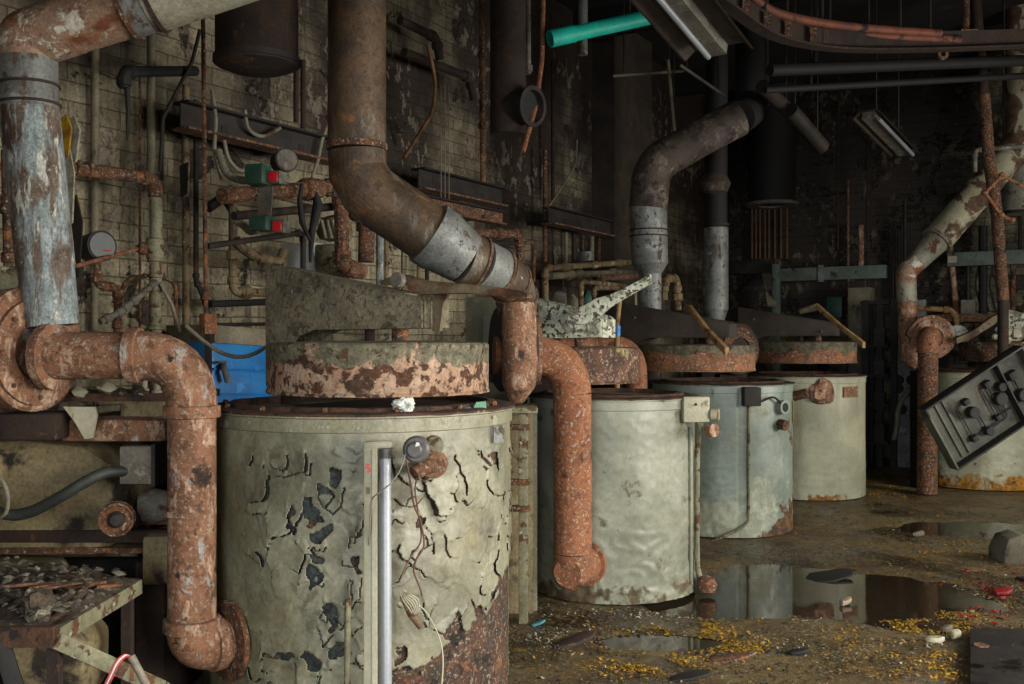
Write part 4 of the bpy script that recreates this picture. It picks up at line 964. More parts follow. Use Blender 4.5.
for _ in range(260):
    a, b = random.random(), random.random(); p = (A.lerp(B_, a)).lerp(E_.lerp(Cc, a), b); p.z = tbz+.035+.05*random.random()*min(1, 6*min(a+.1, 1-a, b+.1, 1-b))
    sz = random.choice((.006,.01,.016,.026)); th = random.random()*6.3; u = V((math.cos(th), math.sin(th), random.uniform(-.5,.5))); v = V((-math.sin(th), math.cos(th), random.uniform(-.5,.5)))
    i0 = len(m.v); m.v += [p-u*sz, p-v*sz*.6, p+u*sz, p+v*sz*.6, p+Z*sz*.35]; m.f += [[i0,i0+1,i0+4],[i0+1,i0+2,i0+4],[i0+2,i0+3,i0+4],[i0+3,i0,i0+4]]
tag(m.build('loose_flakes', M['boxgrey'], tb_, ang=180), kind='stuff')
for k, (px, py, L, a, w) in enumerate(((66,575,.16,.35,.03), (18,583,.12,.2,.03), (85,590,.13,.9,.05), (46,600,.10,.5,.04), (110,588,.08,.3,.03))):
    pp = P(px, py, 3.35); pp.z = tbz+.055; dirv = V((math.cos(a), math.sin(a), .06))
    mm = MB().bar(pp-dirv*L/2, pp+dirv*L/2, w, .008)
    tag(mm.build('rust_slab', M['rust_pipe'] if k < 2 else M['rust'], wob=.008, wsc=18, origin=pp), 'flat rusty slab lying on the crust of the debris table', 'debris', 'rusty slabs on the debris table')
pp = P(38,606,3.1); m = MB(); m.lathe([(.001,-.05),(.035,-.04),(.045,0),(.035,.035),(.001,.045)], V((pp.x,pp.y,tbz+.06)), Z, 12)
tag(m.build('crust_lump', M['bench'], wob=.025, wsc=22, origin=(pp.x,pp.y,tbz+.02)), 'fist-sized pale crust lump near the front edge of the debris table', 'debris')
# flex conduit with red wires
t = thing('wire_conduit', 'bent tube end spilling red and white wires at the bottom left', 'conduit', V((P(146,684,3.0).x, 3.0, 0)))
MB().tube([V((P(158,700,3.0).x,3.0,0)), P(146,684,3.0), P(131,656,3.0)], .012, 12).build('tube', M['wire_grey'], t)
for k, (mt, dx) in enumerate((('wire_red', 0), ('whiteplastic', 2), ('wire_red', 4))):
    MB().tube(bez([P(131,657,3.0), P(124+dx*.4,655+dx*.4,2.98), P(116+dx*.6,662+dx*.5,2.96), P(109+dx,676,2.95), P(103+dx,690,2.95), P(98+dx,720,2.95)]), .0035, 6).build('wire', M[mt], t)

# cabinets behind the nearest drum and behind blue ledge
t = thing('pale_cabinet', 'tall pale green steel cabinet behind the narrow blower', 'cabinet', (-.10, 6.55, 0))
MB().box(V((-.10,6.57,.895)), (.40,.24,1.79)).build('cabinet_body', M['paint'], t, bevel=.006)
MB().box(V((-.05,6.44,.95)), (.28,.02,1.45)).build('door', M['paint_smooth'], t, bevel=.004)
MB().cyl(V((.02,6.43,1.5)), (0,-1,0), .014, .02, 12).build('door_knob', M['iron'], t)
bl = thing('blue_cabinet', 'bright blue painted tank box under a pale wooden ledge at the wall', 'cabinet', WL(240,400,.5))
bw = WL(190,400,.42); be = WL(335,400,.42)
uu = (be-bw).normalized(); cb = (bw+be)/2; Lb = (be-bw).length
MB().box(V((cb.x,cb.y,1.24)), (Lb,.36,.46), (uu, uu.cross(Z), Z)).build('box_body', M['bluepaint'], bl, bevel=.01)
MB().box(V((cb.x,cb.y,.505)), (Lb*.98,.34,1.01), (uu, uu.cross(Z), Z)).build('base_plinth', M['black'], bl)
for zz in (1.18, 1.32): MB().box(V((cb.x,cb.y,zz))+N*.185, (Lb,.012,.012), (uu, uu.cross(Z), Z)).build('seam_strip', M['bluepaint'], bl)
MB().box(V((cb.x,cb.y,1.515)), (Lb,.40,.10), (uu, uu.cross(Z), Z)).build('ledge', M['conduit'], bl, bevel=.004, wob=.003)
tp = WL(222,372,.66)
MB().tube(fillet([WL(222,362,.55), WL(224,368,.66), WL(228,382,.66)], .03), .018, 10).build('tap', M['boxgrey'], bl)
MB().cyl(tp+Z*.05, Z, .03, .012, 10).build('tap_handle', M['boxgrey'], bl)
o = MB().tube(bez([P(186,326,4.4), P(205,342,4.4), P(222,353,4.4), P(240,357,4.4), P(256,353,4.45), P(272,343,4.6)]), .009, 8).build('cable', M['wire_grey'], origin=P(186,326,4.4))
tag(o, 'grey cable sagging across the blue box behind the nearest drum', 'cable')

# tilted control panel at right
t = thing('control_panel', 'open control panel box tilted at the right edge in front of the farthest drum', 'panel', (P(1045,400,6).x, 6.1, 0))
pc_ = P(980,414,6.0); ang = math.radians(31)
u_ = V((math.cos(ang)*.98, .1, math.sin(ang))).normalized(); v_ = V((-math.sin(ang), -.12, math.cos(ang))); v_ = (v_-u_*v_.dot(u_)).normalized(); w_ = u_.cross(v_).normalized()
if w_.y < 0: w_ = -w_
W_, H_ = .72, .42; pc_ = pc_+u_*.07
MB().box(pc_+w_*.06, (W_, .008, H_), (u_, w_, v_)).build('back_plate', M['panelpaint'], t)
for s in (-1, 1):
    MB().box(pc_+u_*s*W_/2+w_*.03, (.012, .09, H_), (u_, w_, v_)).build('side_wall', M['panelpaint'], t, bevel=.002)
    MB().box(pc_+v_*s*H_/2+w_*.03, (W_+.01, .09, .012), (u_, w_, v_)).build('side_wall', M['iron'], t, bevel=.002)
MB().box(pc_-u_*.215+w_*.05, (.02,.02,H_*.9), (u_, w_, v_)).build('mounting_strip', M['panelpaint'], t)
MB().box(pc_-u_*.27+w_*.05, (.012,.02,H_*.9), (u_, w_, v_)).build('mounting_strip', M['panelpaint'], t)
MB().box(pc_+u_*.17+w_*.03, (.008,.07,H_*.95), (u_, w_, v_)).build('divider', M['iron'], t)
RL = [(-.10,.10,.035),(-.09,.02,.045),(-.16,-.12,.035),(-.06,-.13,.035),(.07,.12,.04),(.10,.0,.05),(.03,-.09,.03),(.14,.06,.035),(.24,.08,.05),(.24,-.06,.05)]
for i, (a, b, s) in enumerate(RL):
    c = pc_+u_*a+v_*b+w_*.03
    m = MB()
    if i % 2: m.cyl(c+w_*.03, -w_, s*.8, .06, 16)
    else: m.box(c, (s*1.2, .05, s), (u_, w_, v_))
    r_ = m.build('relay', M['black'], t, bevel=0 if i % 2 else .004)
for i in range(len(RL)-2):
    a, b, _ = RL[i]; c, d, _ = RL[i+2]
    MB().tube(fillet([pc_+u_*a+v_*b+w_*.03, pc_+u_*c+v_*b+w_*.04, pc_+u_*c+v_*d+w_*.03], .03, 4), .005, 6).build('panel_wire', M['iron'], t)
MB().box(V((pc_.x+.46, 6.2, .75)), (.06,.06,1.5)).build('stand_post', M['iron'], t)
MB().box(V((pc_.x+.46, 6.15, .0+.012)), (.3,.3,.024)).build('stand_base', M['iron'], t)

# dark steel plate at the bottom right corner
zz = .05
def onz(px, py, z): d = (EYE-z)*1000/(py-342); return P(px, py, d)
t = thing('steel_plate', 'dark speckled steel plate lying flat at the bottom right corner', 'plate', onz(1010,660,0))
qa, qb = onz(970,628,zz), onz(970,705,zz); qe = V((qa.x+.75, qa.y-.02, zz)); qf = V((qb.x+.95, qb.y, zz))
m = MB(); m.prism([(0,0),(qb.x-qa.x, qb.y-qa.y),(qf.x-qa.x, qf.y-qa.y),(qe.x-qa.x, qe.y-qa.y)], V((qa.x,qa.y,zz/2)), X1, V((0,1,0)), zz)
m.build('plate', M['bench_dark'], t, bevel=.004)
MB().cyl(onz(981,646,zz), Z, .036, .006, 28).build('round_scar', M['rust'], t)

# concrete block near the far puddle
pb = P(1016,562,6.8); m = MB(); m.prism([(-.11,0),(.13,0),(.14,.09),(.10,.17),(.02,.20),(-.08,.17),(-.11,.08)], V((pb.x, 6.85, .0)), X1, Z, .22)
tag(m.build('concrete_block', M['concrete'], bevel=.012, wob=.015, wsc=9, origin=(pb.x,6.85,0)), 'broken concrete block on the floor at the right edge', 'block')
def onfloor(px, py): 
    d = 1500/(py-342); p = P(px, py, d); p.z = floor_z(p.x, p.y); return p
SM = [('paper_scrap', 'pale pinkish lump of paper sitting in the big puddle', 'scrap', 845,604,'lumppink',.055,.03),
 ('paint_chunk', 'whitish chunk on the floor left of the dark steel box', 'debris', 934,643,'cream',.05,.03),
 ('paint_chunk', 'upright whitish chunk nearest the dark steel box', 'debris', 955,641,'cream',.04,.05),
 ('paint_chunk', 'small black-cored chunk above the two whitish chunks', 'debris', 947,632,'concrete',.035,.03),
 ('rubber_strip', 'curled dark strip on the ochre-speckled floor below the puddle', 'debris', 800,656,'black',.07,.02),
 ('rust_flake', 'large lifted brown rust flake on the floor right of the nearest drum', 'debris', 574,644,'rust_dark',.13,.02),
 ('teal_chip', 'small teal chip on the floor between the two front drums', 'debris', 538,626,'tealflake',.05,.012),
 ('rust_flake', 'thin dark flake at the bottom edge below the ochre patches', 'debris', 690,680,'black',.12,.012),
 ('rust_flake', 'brown flat flake right of the ochre patches below the puddle', 'debris', 727,662,'rust',.13,.012),
 ('rubber_strip', 'dark flat strip on wet floor right of the third drum', 'debris', 828,577,'black',.22,.012),
 ('red_chip', 'bigger bright red chip on the floor right of the puddle', 'debris', 1003,594,'redflake',.09,.02),
 ('concrete_lump', 'rounded concrete lump between puddle and broken block', 'debris', 918,537,'concrete',.06,.03)]
for k, (nm, lb, ct, px, py, mt, L, h) in enumerate(SM):
    p = onfloor(px, py); p.z = max(p.z, -.005)
    random.seed(k); m = MB(); a0 = random.random()*3; n_ = 7
    poly = [(L*(.7+.5*random.random())*math.cos(2*PI*i/n_), L*.45*(.7+.6*random.random())*math.sin(2*PI*i/n_)) for i in range(n_)]
    u1 = V((math.cos(a0*.3), math.sin(a0*.3), .12)).normalized(); v1 = Z.cross(u1).normalized()
    m.prism(poly, p+Z*(h*.5+.004), u1, v1, h)
    tag(m.build(nm, M[mt], bevel=h*.2, wob=h*.4, wsc=22, origin=p), lb, ct)

# litter of flakes nobody could count
def litter(name, label, mat, spots, n, size, seed):
    random.seed(seed); m = MB(); tw = sum(s[3] for s in spots)
    for (px, py, sx, wt, sy) in [(*s[:4], s[4] if len(s) > 4 else s[2]*.25) for s in spots]:
        for _ in range(int(n*wt/tw)):
            x = random.gauss(px, sx); y = random.gauss(py, sy)
            if y < 465: continue
            p = onfloor(x, y)
            if hollow(p.x, p.y) > .55: continue
            if any((p.x-T[0])**2+(p.y-T[1])**2 < (T[2]+.03)**2 for T in (T1, T2, T3, T4, T5)): continue
            k = noise.noise(V((p.x*5, p.y*5, seed)))
            if k < -.05: continue
            s = size*random.choice((.5,.7,.9,1.2,2)); a = random.random()*6.3; tl = random.uniform(-.5, .5)
            u = V((math.cos(a), math.sin(a), tl)).normalized(); v = V((-math.sin(a), math.cos(a), random.uniform(-.5,.5))).normalized()
            c = p+Z*(.004+s*.25); b = len(m.v)
            m.v += [c-u*s, c-v*s*.45+Z*s*.1, c+u*s, c+v*s*.45-Z*s*.15, c+Z*s*.16]
            m.f += [[b, b+1, b+4], [b+1, b+2, b+4], [b+2, b+3, b+4], [b+3, b, b+4]]
    tag(m.build(name, M[mat], ang=180), label, 'litter', kind='stuff')
litter('ochre_flakes', 'ochre yellow flakes littering the wet floor', 'yellowleaf', [(690,632,22,3,5),(655,668,30,2.2,6),(730,648,20,1.8,6),(880,488,22,3,8),(930,622,30,2.6,8),(960,600,40,1.2,10),(720,600,16,1.2,6),(870,640,50,1.2,18),(940,668,40,1.5,10),(760,520,30,1,10),(960,555,30,1,5),(900,540,50,.8,15),(650,640,90,1.2,22)], 15000, .0065, 3)
litter('brown_flakes', 'dark brown flakes and grit over the floor', 'brownleaf', [(700,650,160,4,20),(620,655,90,3,16),(800,660,120,3,16),(880,530,80,3,20),(980,600,40,2,20),(560,620,40,1.5,8),(740,560,50,1,10)], 9000, .008, 5)
litter('pale_flakes', 'pale paint flakes scattered on the floor', 'paleflake', [(560,640,40,3,12),(850,650,110,3,16),(980,592,30,2,8),(640,615,50,1.5,5),(1000,540,30,1,12),(770,610,60,.6,20)], 3500, .006, 8)
litter('red_flakes', 'small red flakes right of the puddle', 'redflake', [(995,585,24,3,12),(985,615,22,1,8)], 420, .012, 9)

# ------------------------------------------------------------------ pipework and gear along the left wall
def r_at(px, py, off, rpx): return WL(px, py, off).y*rpx/1000
def gauge(c, axis, r, dep, label, face='glass', needle=True):
    a = V(axis).normalized(); t = thing('pressure_gauge', label, 'gauge', c)
    MB().lathe([(r*.8,-dep), (r*.96,-dep*.9), (r,-.005), (r*1.04,0), (r*1.04,.012), (r*.92,.014)], c, a, 32).build('gauge_case', M['iron'], t)
    MB().cyl(V(c)+a*.010, a, r*.93, .008, 32).build('dial_glass', M[face], t)
    if needle:
        _, u, v = frame(a); MB().prism([(-r*.6,-r*.08),(r*.6,-r*.05),(r*.6,.0),(-r*.6,-r*.02)], V(c)+a*.019-Z*r*.3, X1, Z, .002).build('dial_mark', M['redbutton'], t)
    return t
# valve line behind the left duct
t = thing('valve_line', 'rusty pipe turning down into a scabby green pipe beside the left duct', 'pipe', WL(155,400,.45), )
a, b, c, d = WL(66,168,.45), WL(156,179,.45), WL(155,330,.45), WL(155,410,.45)
pipe_parts(t, [a, b, d], [.036,.033,.033], [M['rust'], M['khaki']], bend=.07, collar=.008, cl=.04, n=20, elbow_mat=M['rust'], wob=.0015)
for px in (84, 72): MB().lathe([(.03,0),(.046,.005),(.046,.03),(.03,.035)], a.lerp(b, (px-66)/90), b-a, 8).build('coupling', M['rust'], t)
vb = WL(155,249,.45)
v_b = MB().lathe([(.034,-.06),(.045,-.05),(.05,0),(.045,.05),(.034,.06)], vb, Z, 18).build('valve_body', M['khaki'], t, wob=.004, wsc=20)
MB().lathe([(.02,0),(.035,.01),(.035,.04),(.02,.05),(.02,.06)], vb+V((-.03,-.03,0)), V((-.9,-.4,-.05)), 12).build('packing_nut', M['rust'], v_b)
MB().tube([vb+V((-.07,-.04,0)), WL(76,266,.75)], .010, 8).build('valve_stem', M['rust_orange'], t)
for yy in (262, 278, 330): MB().lathe([(.034,0),(.042,.004),(.042,.02),(.034,.024)], WL(155,yy,.45), Z, 14).build('coupling', M['khaki'], t)
gauge(WL(101,246,.55), (.75,-.62,.05), .075, .12, 'big round gauge with black case right of the left duct')
wp('gauge_pipe', 'rusty pipe tree under the big round gauge', 'pipe', [(97,262,.48),(97,285,.48),(118,288,.48),(117,345,.48)], .020, M['rust'], coup=(.15,.5,.8), bend=.04)
wp('conduit_bow', 'arched brown pipe hooping behind the scabby green pipe', 'pipe', [(120,330,.35),(122,280,.35),(150,275,.3),(176,280,.35),(176,325,.35)], .012, M['rust'], bend=.12)
t = wp('union_pipe', 'grey pipe with unions rising diagonally to the green valve line', 'pipe', [(100,322,.6),(120,312,.6),(157,282,.58)], .016, M['boxgrey'], coup=(.1,.4,.55,.9), cm=M['boxgrey'])
wp('flexible_tail', 'thin grey tail hanging right of the green valve line', 'pipe', [(160,283,.5),(172,305,.5),(180,332,.5)], .010, M['wire_grey'], parts=False)
for k, (px, y0, y1, r, mt, lb) in enumerate(((95,40,330,.022,'conduit','tall cream conduit clipped on the wall behind the big gauge'),
    (140,70,345,.008,'rust','thin brown rod on the wall left of the green valve line'),
    (151,25,190,.024,'conduit','cream conduit dropping behind the rusty elbow of the valve line'),
    (162,110,180,.010,'rust_dark','short dark rod just right of the cream conduit'),
    (186,85,345,.022,'conduit_tan','scaly tan pipe standing right of the green valve line'))):
    o = wp('wall_conduit', lb, 'pipe', [(px,y0,.06+.03*(k % 3)),(px,y1,.06+.03*(k % 3))], r, M[mt], parts=False, n=14)
wp('wall_conduit', 'dark conduit curving out at its foot beside the thin rust rod', 'pipe', [(196,100,.12),(196,280,.12),(205,300,.14),(212,330,.14)], .017, M['iron'], bend=.1)
rd = thing('valve_rod', 'long thin rust-brown rod with rusty block at its foot', 'rod', WL(206,334,.7))
MB().tube([WL(203,15,.7), WL(206,320,.7)], .012, 10).build('rod', M['rust'], rd)
MB().lathe([(.012,0),(.022,.004),(.022,.05),(.012,.055)], WL(206,300,.7), Z, 12).build('coupling', M['rust'], rd)
MB().box(WL(208,324,.7), (.085,.05,.11), (N.cross(Z), N, Z)).build('foot_block', M['rust_orange'], rd, bevel=.006)
MB().box(V((WL(208,324,.7).x, WL(208,324,.7).y, WL(208,324,.7).z-.25)), (.03,.03,.42)).build('foot_leg', M['rust_dark'], rd)
# dark bent pipe and drip above
t = wp('exhaust_stub', 'sooty stub pipe with down-turned elbow high on the wall left', 'pipe', [(195,71,.3),(124,72,.5),(124,88,.5)], .030, M['black'], bend=.06)
tag(MB().tube([WL(127,84,.5), WL(128,110,.5), WL(127,141,.5)], [.016,.012,.004], 10).build('tar_drip', M['black'], origin=WL(127,84,.5)), 'black tar drip hanging from the sooty stub pipe', 'drip')
wp('slanting_rod', 'dark slanting rod crossing the bricks at upper left', 'rod', [(200,30,.4),(192,62,.4),(163,118,.35),(160,172,.35)], .011, M['iron'], parts=False)
wp('left_edge_pipe', 'rusty vertical pipe left of the peeling duct', 'pipe', [(6,150,.5),(7,200,.5),(10,345,.5)], .022, M['rust'], coup=(.3,.55,.8,))
wp('left_edge_pipe', 'thin cream pipe at the far left edge behind the duct', 'pipe', [(-4,165,.3),(18,170,.3),(30,240,.3)], .014, M['conduit_tan'], parts=False)
for k, (px, py, w, h, mt, lb) in enumerate(((64,138,.05,.11,'yellowleaf','yellow scrap of lagging stuck right of the left duct'), (72,142,.05,.13,'paleflake','white torn lagging flap next to the yellow scrap'), (68,190,.05,.2,'paleflake','hanging pale lagging strip under the rusty pipe end'),(76,210,.03,.07,'yellowleaf','small pointed yellow scrap beside the hanging pale strip'),(74,240,.06,.22,'iron','dark slate-grey tag plate right of the left duct'))):
    o = MB().prism([(-w,-h),(w*.6,-h*.8),(w,h*.4),(w*.3,h),(-w*.8,h*.8)], WL(px,py,.52), V((.9,-.3,.0)), Z, .01).build('lagging_scrap', M[mt], wob=.01, wsc=12, origin=WL(px,py,.5)); tag(o, lb, 'scrap')

# steel joists bracketed to the wall
def joist(p0, p1, h, w, label, mat='iron'):
    t = thing('steel_joist', label, 'beam', (p0+p1)/2, 'steel joists bracketed to the wall'); u = (p1-p0).normalized(); c = (p0+p1)/2; L = (p1-p0).length
    wv = u.cross(Z).normalized(); 
    if wv.dot(N) < 0: wv = -wv
    MB().box(c, (L,.012,h), (u, wv, Z)).build('web', M[mat], t)
    MB().box(c+Z*h/2, (L,w,.014), (u, wv, Z)).build('top_flange', M['black'], t, wob=.002)
    MB().box(c-Z*h/2, (L,w,.014), (u, wv, Z)).build('bottom_flange', M['rust'], t, wob=.004)
    n_ = max(2, int(L/.9))
    for i in range(n_): MB().box(c+u*((i+.5)/n_-.5)*L-wv*.18+Z*-.02, (.05,.38,.04), (u, wv, Z)).build('bracket', M['black'], t)
def wz(px, z, off):
    a = (px-512)/1000; t = (C0+off)/(N.x*a+N.y); return V((a*t, t, z))
zt = WL(200,120,.4).z
joist(wz(180,zt,.4), wz(334,zt,.4), .15, .14, 'dark joist with torn rusty lower edge at upper left')
joist(wz(418,zt-.04,.4), wz(501,zt-.04,.4), .15, .14, 'short joist behind the slanting centre duct')
joist(wz(548,zt-.10,.4), wz(610,zt-.10,.4), .15, .14, 'far dark joist left of the smooth wall pier')
joist(wz(416,zt-.24,.5), wz(502,zt-.24,.5), .10, .10, 'rust-brown joist just below the short one behind the centre duct', 'rust')
o = MB().prism([(-.02,-.1),(.02,-.08),(.03,.1),(-.03,.08)], wz(184,zt-.35,.35), V((.9,-.3,0)), Z, .01).build('hanging_strap', M['black'], origin=wz(184,zt-.35,.35)); tag(o, 'black strap hanging under the left end of the long joist', 'strap')

# dark pipe rack with the red push buttons
t = wp('rack_pipe', 'thick dark rusty pipe over the red buttons turning down near the centre duct', 'pipe', [(222,196,.75),(335,187,.75),(341,193,.75),(342,266,.75),(362,272,.75)], .046, M['rust'], bend=.05, coup=(.42,), cm=M['rust'])
MB().lathe([(.05,0),(.062,.005),(.062,.05),(.05,.055)], WL(314,189,.75), WL(335,187,.75)-WL(222,196,.75), 8).build('hex_coupling', M['rust'], t)
MB().lathe([(.03,0),(.05,.01),(.055,.05),(.04,.1),(.03,.11)], WL(350,270,.75), X1, 12).build('union', M['rust_pipe'], t, wob=.008)
wp('rack_pipe', 'straight dark pipe below the thick rusty one', 'pipe', [(234,216,.65),(372,203,.65)], .026, M['rust_dark'], n=14, parts=False)
wp('rack_pipe', 'lower thin dark pipe ending in a down-turned elbow', 'pipe', [(208,246,.70),(300,233,.70),(303,237,.70),(303,272,.70)], .017, M['iron'], bend=.03)
wp('rack_pipe', 'dusty vertical pipe left of the rack elbowing right at its foot', 'pipe', [(233,185,.4),(233,292,.4),(268,293,.4)], .027, M['conduit_tan'], coup=(.45,.8), bend=.06)
wp('rack_pipe', 'blackened slanting pipe behind the rack', 'pipe', [(208,208,.3),(225,196,.3),(236,216,.35)], .03, M['black'], parts=False)
wp('rack_pipe', 'low dark horizontal pipe beneath the rack', 'pipe', [(210,304,.3),(268,302,.3)], .022, M['black'], parts=False)
wp('rack_pipe', 'second low thin dark pipe beneath the rack', 'pipe', [(210,325,.3),(268,324,.3)], .012, M['iron'], parts=False)
for k, (px, py, lb) in enumerate(((258,175,'upper dark green switch box with bright red push button'), (262,224,'lower dark green switch box with bright red push button'))):
    c = WL(px, py, .86); t = thing('switch_box', lb, 'switch', c, 'push button boxes on the rack'); fx_ = V((.95,-.3,0)).normalized(); fy_ = Z.cross(fx_)
    MB().box(c, (.11,.10,.11 if k == 0 else .08), (fx_, fy_, Z)).build('green_housing', M['greenbox'], t, bevel=.006)
    c2 = WL(px+19, py+3, .93)
    MB().box(c2, (.075,.08,.072), (fx_, fy_, Z)).build('button_box', M['boxgrey'], t, bevel=.004)
    MB().box(c2-fy_*.042, (.056,.012,.052), (fx_, fy_, Z)).build('red_button', M['redbutton'], t, bevel=.004)
    MB().tube([c, c2], .02, 8).build('nipple', M['boxgrey'], t)
    # ribbed flexible conduit
    pth = bez([WL(218,150+k*62,.5), WL(226,172+k*45,.55), WL(240,180+k*46,.58), WL(255,179+k*48,.80)] if k == 0 else [WL(232,218,.5), WL(244,226,.55), WL(250,231,.7), WL(258,229,.82)], 10)
    rs = [.020+(.004 if i % 2 else 0) for i in range(len(pth))]
    MB().tube(pth, rs, 10).build('flexible_conduit', M['wire_grey'], t)
gauge(WL(286,160,.62), (.55,-.82,.05), .070, .10, 'dusty round gauge tucked under the long joist', 'boxgrey', False)
m = MB().prism([(-.06,.09),(.06,.09),(.04,-.10),(-.02,-.11)], WL(264,204,.82), V((.95,-.3,0)), Z, .008)
tag(m.build('hanging_plate', M['boxgrey'], wob=.004, origin=WL(267,206,.80)), 'dusty tapered plate hanging over the dark rack pipes', 'plate')
t = thing('grey_junction_box', 'pale blue-grey junction box below the lower red button', 'box', WL(300,280,.3))
MB().box(WL(302,262,.3), (.27,.12,.24), (V((.9,-.43,0)), V((.43,.9,0)), Z)).build('box_body', M['whiteplastic'], t, bevel=.006)
MB().box(WL(284,266,.42), (.02,.03,.2), (V((.9,-.43,0)), V((.43,.9,0)), Z)).build('cover_edge', M['wire_grey'], t)
m = MB().tube(bez([WL(303,184,.85), WL(299,200,.85), WL(301,222,.85), WL(311,238,.85)]), [.02]+[.035]*11+[.03]*12+[.02], 10) if False else MB().tube([WL(303,184,.85), WL(300,200,.85), WL(302,222,.85), WL(310,240,.85)], [.010,.015,.018,.010], 10)
tag(m.build('rag_strap', M['black'], wob=.01, origin=WL(303,184,.85)), 'black rag strap slung over the dark rack pipes', 'strap')
m = MB().tube([WL(315,190,.8), WL(318,205,.8), WL(313,232,.8), WL(311,262,.8)], [.012,.03,.02,.008], 10)
tag(m.build('rag_strap', M['black'], wob=.015, origin=WL(315,190,.8)), 'wider tattered black rag right of the first strap', 'strap')
# valve cluster with pale casting
t = thing('valve_casting', 'crusty pale valve casting with ribbed dome above the nearest drum arm', 'valve', WL(328,285,.5))
MB().box(WL(332,262,.5), (.22,.18,.22), (V((.9,-.43,0)), V((.43,.9,0)), Z)).build('casting_body', M['conduit'], t, bevel=.03, wob=.02)
MB().lathe([(.03,.11),(.09,.09),(.12,0),(.10,-.05)], WL(335,232,.5), Z, 18).build('ribbed_dome', M['conduit_tan'], t, wob=.012, wsc=20)
for i in range(5): MB().box(WL(324+i*5.5,229,.64), (.010,.02,.12), (V((.9,-.43,0)), V((.43,.9,0)), V((-.25,0,1)).normalized())).build('dome_rib', M['cream'], t)
MB().ring(WL(330,262,.60), (.43,-.9,0), .03,.07,.03, 20).build('round_boss', M['conduit_tan'], t)
wp('rusty_spool', 'thick flaking rust pipe bend right of the pale valve casting', 'pipe', [(352,210,.6),(367,214,.6),(366,262,.6)], .055, M['rust'], bend=.06, n=18)
wp('wall_conduit', 'pale mottled pipe standing right of the thick rust bend', 'pipe', [(380,195,.4),(380,285,.4)], .028, M['duct_blue'], parts=False, n=14)
for k, px in enumerate((386,402,419,427)):
    wp('wall_conduit', ['thin tan rod behind the slanting duct, first from left','dark cord behind the slanting duct','orange-brown thin pipe under the silver collar','black thin pipe under the silver collar'][k], 'pipe', [(px,200,.12),(px,300,.12)], (.014,.007,.02,.018)[k], M[('conduit_tan','iron','conduit_tan','black')[k]], parts=False)
# small stuff beneath the high pipework: wavy hung cables
for k, (pts, mt, lb) in enumerate(((((212,90),(216,120),(214,150),(222,180)),'wire_grey','dusty ribbed cable dropping behind the thin rust rod'),
     (((224,140),(228,160),(240,172),(250,168)),'wire_grey','looped dusty cable left of the upper green switch box'),
     (((245,110),(247,130),(262,138),(280,128)),'conduit','looped cord draped beneath the long joist'),
     (((265,180),(270,196),(288,200),(310,206)),'conduit_tan','curled pale cable between the two red buttons'),
     (((236,240),(246,252),(262,258),(280,262),(284,250)),'conduit_tan','thick curled lagging cable below the lower red button'),
     (((330,120),(322,140),(318,160),(312,178)),'conduit','cord hanging left of the centre duct'))):
    wp('hanging_cable', lb, 'cable', [(a, b, .45) for a, b in pts], .012 if k != 4 else .03, M[mt], parts=False, bend=.2)

# suspended dark tank at the top
t = thing('hanging_tank', 'sooty round tank hanging from the roof at upper left centre', 'tank', P(256,75,5.0))
bc = P(257,66,5.0)
MB().lathe([(.001,-.03),(.15,-.02),(.200,.0),(.208,.02),(.208,.04),(.202,.05),(.202,1.1),(.18,1.16),(.001,1.2)], bc, Z, 48).build('tank_body', M['rust_dark'], t, wob=.004)
MB().ring(bc+Z*.01, Z, .2,.214,.03, 48).build('tank_hoop', M['iron'], t)
for s in (-1,1): MB().tube([bc+V((s*.15,0,1.1)), V((bc.x+s*.15, bc.y, CEIL))], .012, 8).build('hanger_rod', M['iron'], t)
for i, (px, y0, y1) in enumerate(((296,8,122),(303,60,128))):
    wp('drop_pipe', ['dark drop pipe right beside the hanging tank','shorter dark drop pipe left of the centre duct'][i], 'pipe', [(px,y0,.5),(px,y1,.5)], .017, M['rust_dark'], parts=False)
# big dark vertical duct with open socket
t = thing('dark_duct', 'sooty upright duct with an open black elbow mouth, high centre', 'duct', WL(508,140,1.0))
dp = WL(508,100,1.0)
MB().tube([V((dp.x,dp.y,CEIL)), V((dp.x,dp.y,WL(508,135,1).z))], .135, 32).build('duct_section', M['rust_dark'], t)
dq = V((dp.x,dp.y,WL(508,108,1).z))
MB().lathe([(.11,0),(.13,.02),(.13,.22),(.15,.235),(.15,.25),(.12,.25),(.10,.02)], dq, V((.75,-.65,-.1)), 32).build('elbow_mouth', M['iron'], t)
MB().cyl(dq+V((.75,-.65,-.1)).normalized()*.19, V((.75,-.65,-.1)), .12, .01, 32).build('mouth_dark_disc', M['black'], t)  # black disc stands in for the shade inside the open mouth
wp('drop_pipe', 'grey pipe with a nut end dropping beside the sooty upright duct', 'pipe', [(527,-120,1.0),(528,74,1.0)], .024, M['boxgrey'], coup=(.97,), n=12)
wp('drop_pipe', 'thin rust rod bowing down past the open duct mouth', 'rod', [(546,-140,1.2),(542,60,1.2),(536,105,1.2),(523,152,1.2)], .018, M['rust_orange'], bend=.4, parts=False)
wp('drop_pipe', 'long rusty drop pipe left of the sooty upright duct', 'pipe', [(482,-100,.7),(482,90,.7),(483,182,.7)], .022, M['rust'], coup=(.55,.8,), n=10)
wp('drop_pipe', 'stubby grey pipe behind the turquoise pipe', 'pipe', [(583,-80,1.0),(583,55,1.0)], .040, M['duct_silver'], parts=False, n=16)
wp('hanging_cable', 'bare copper tube curling down between centre duct and sooty duct', 'cable', [(428,45,.8),(436,82,.8),(433,112,.8),(404,158,.8)], .013, M['copper'], parts=False, bend=.3)
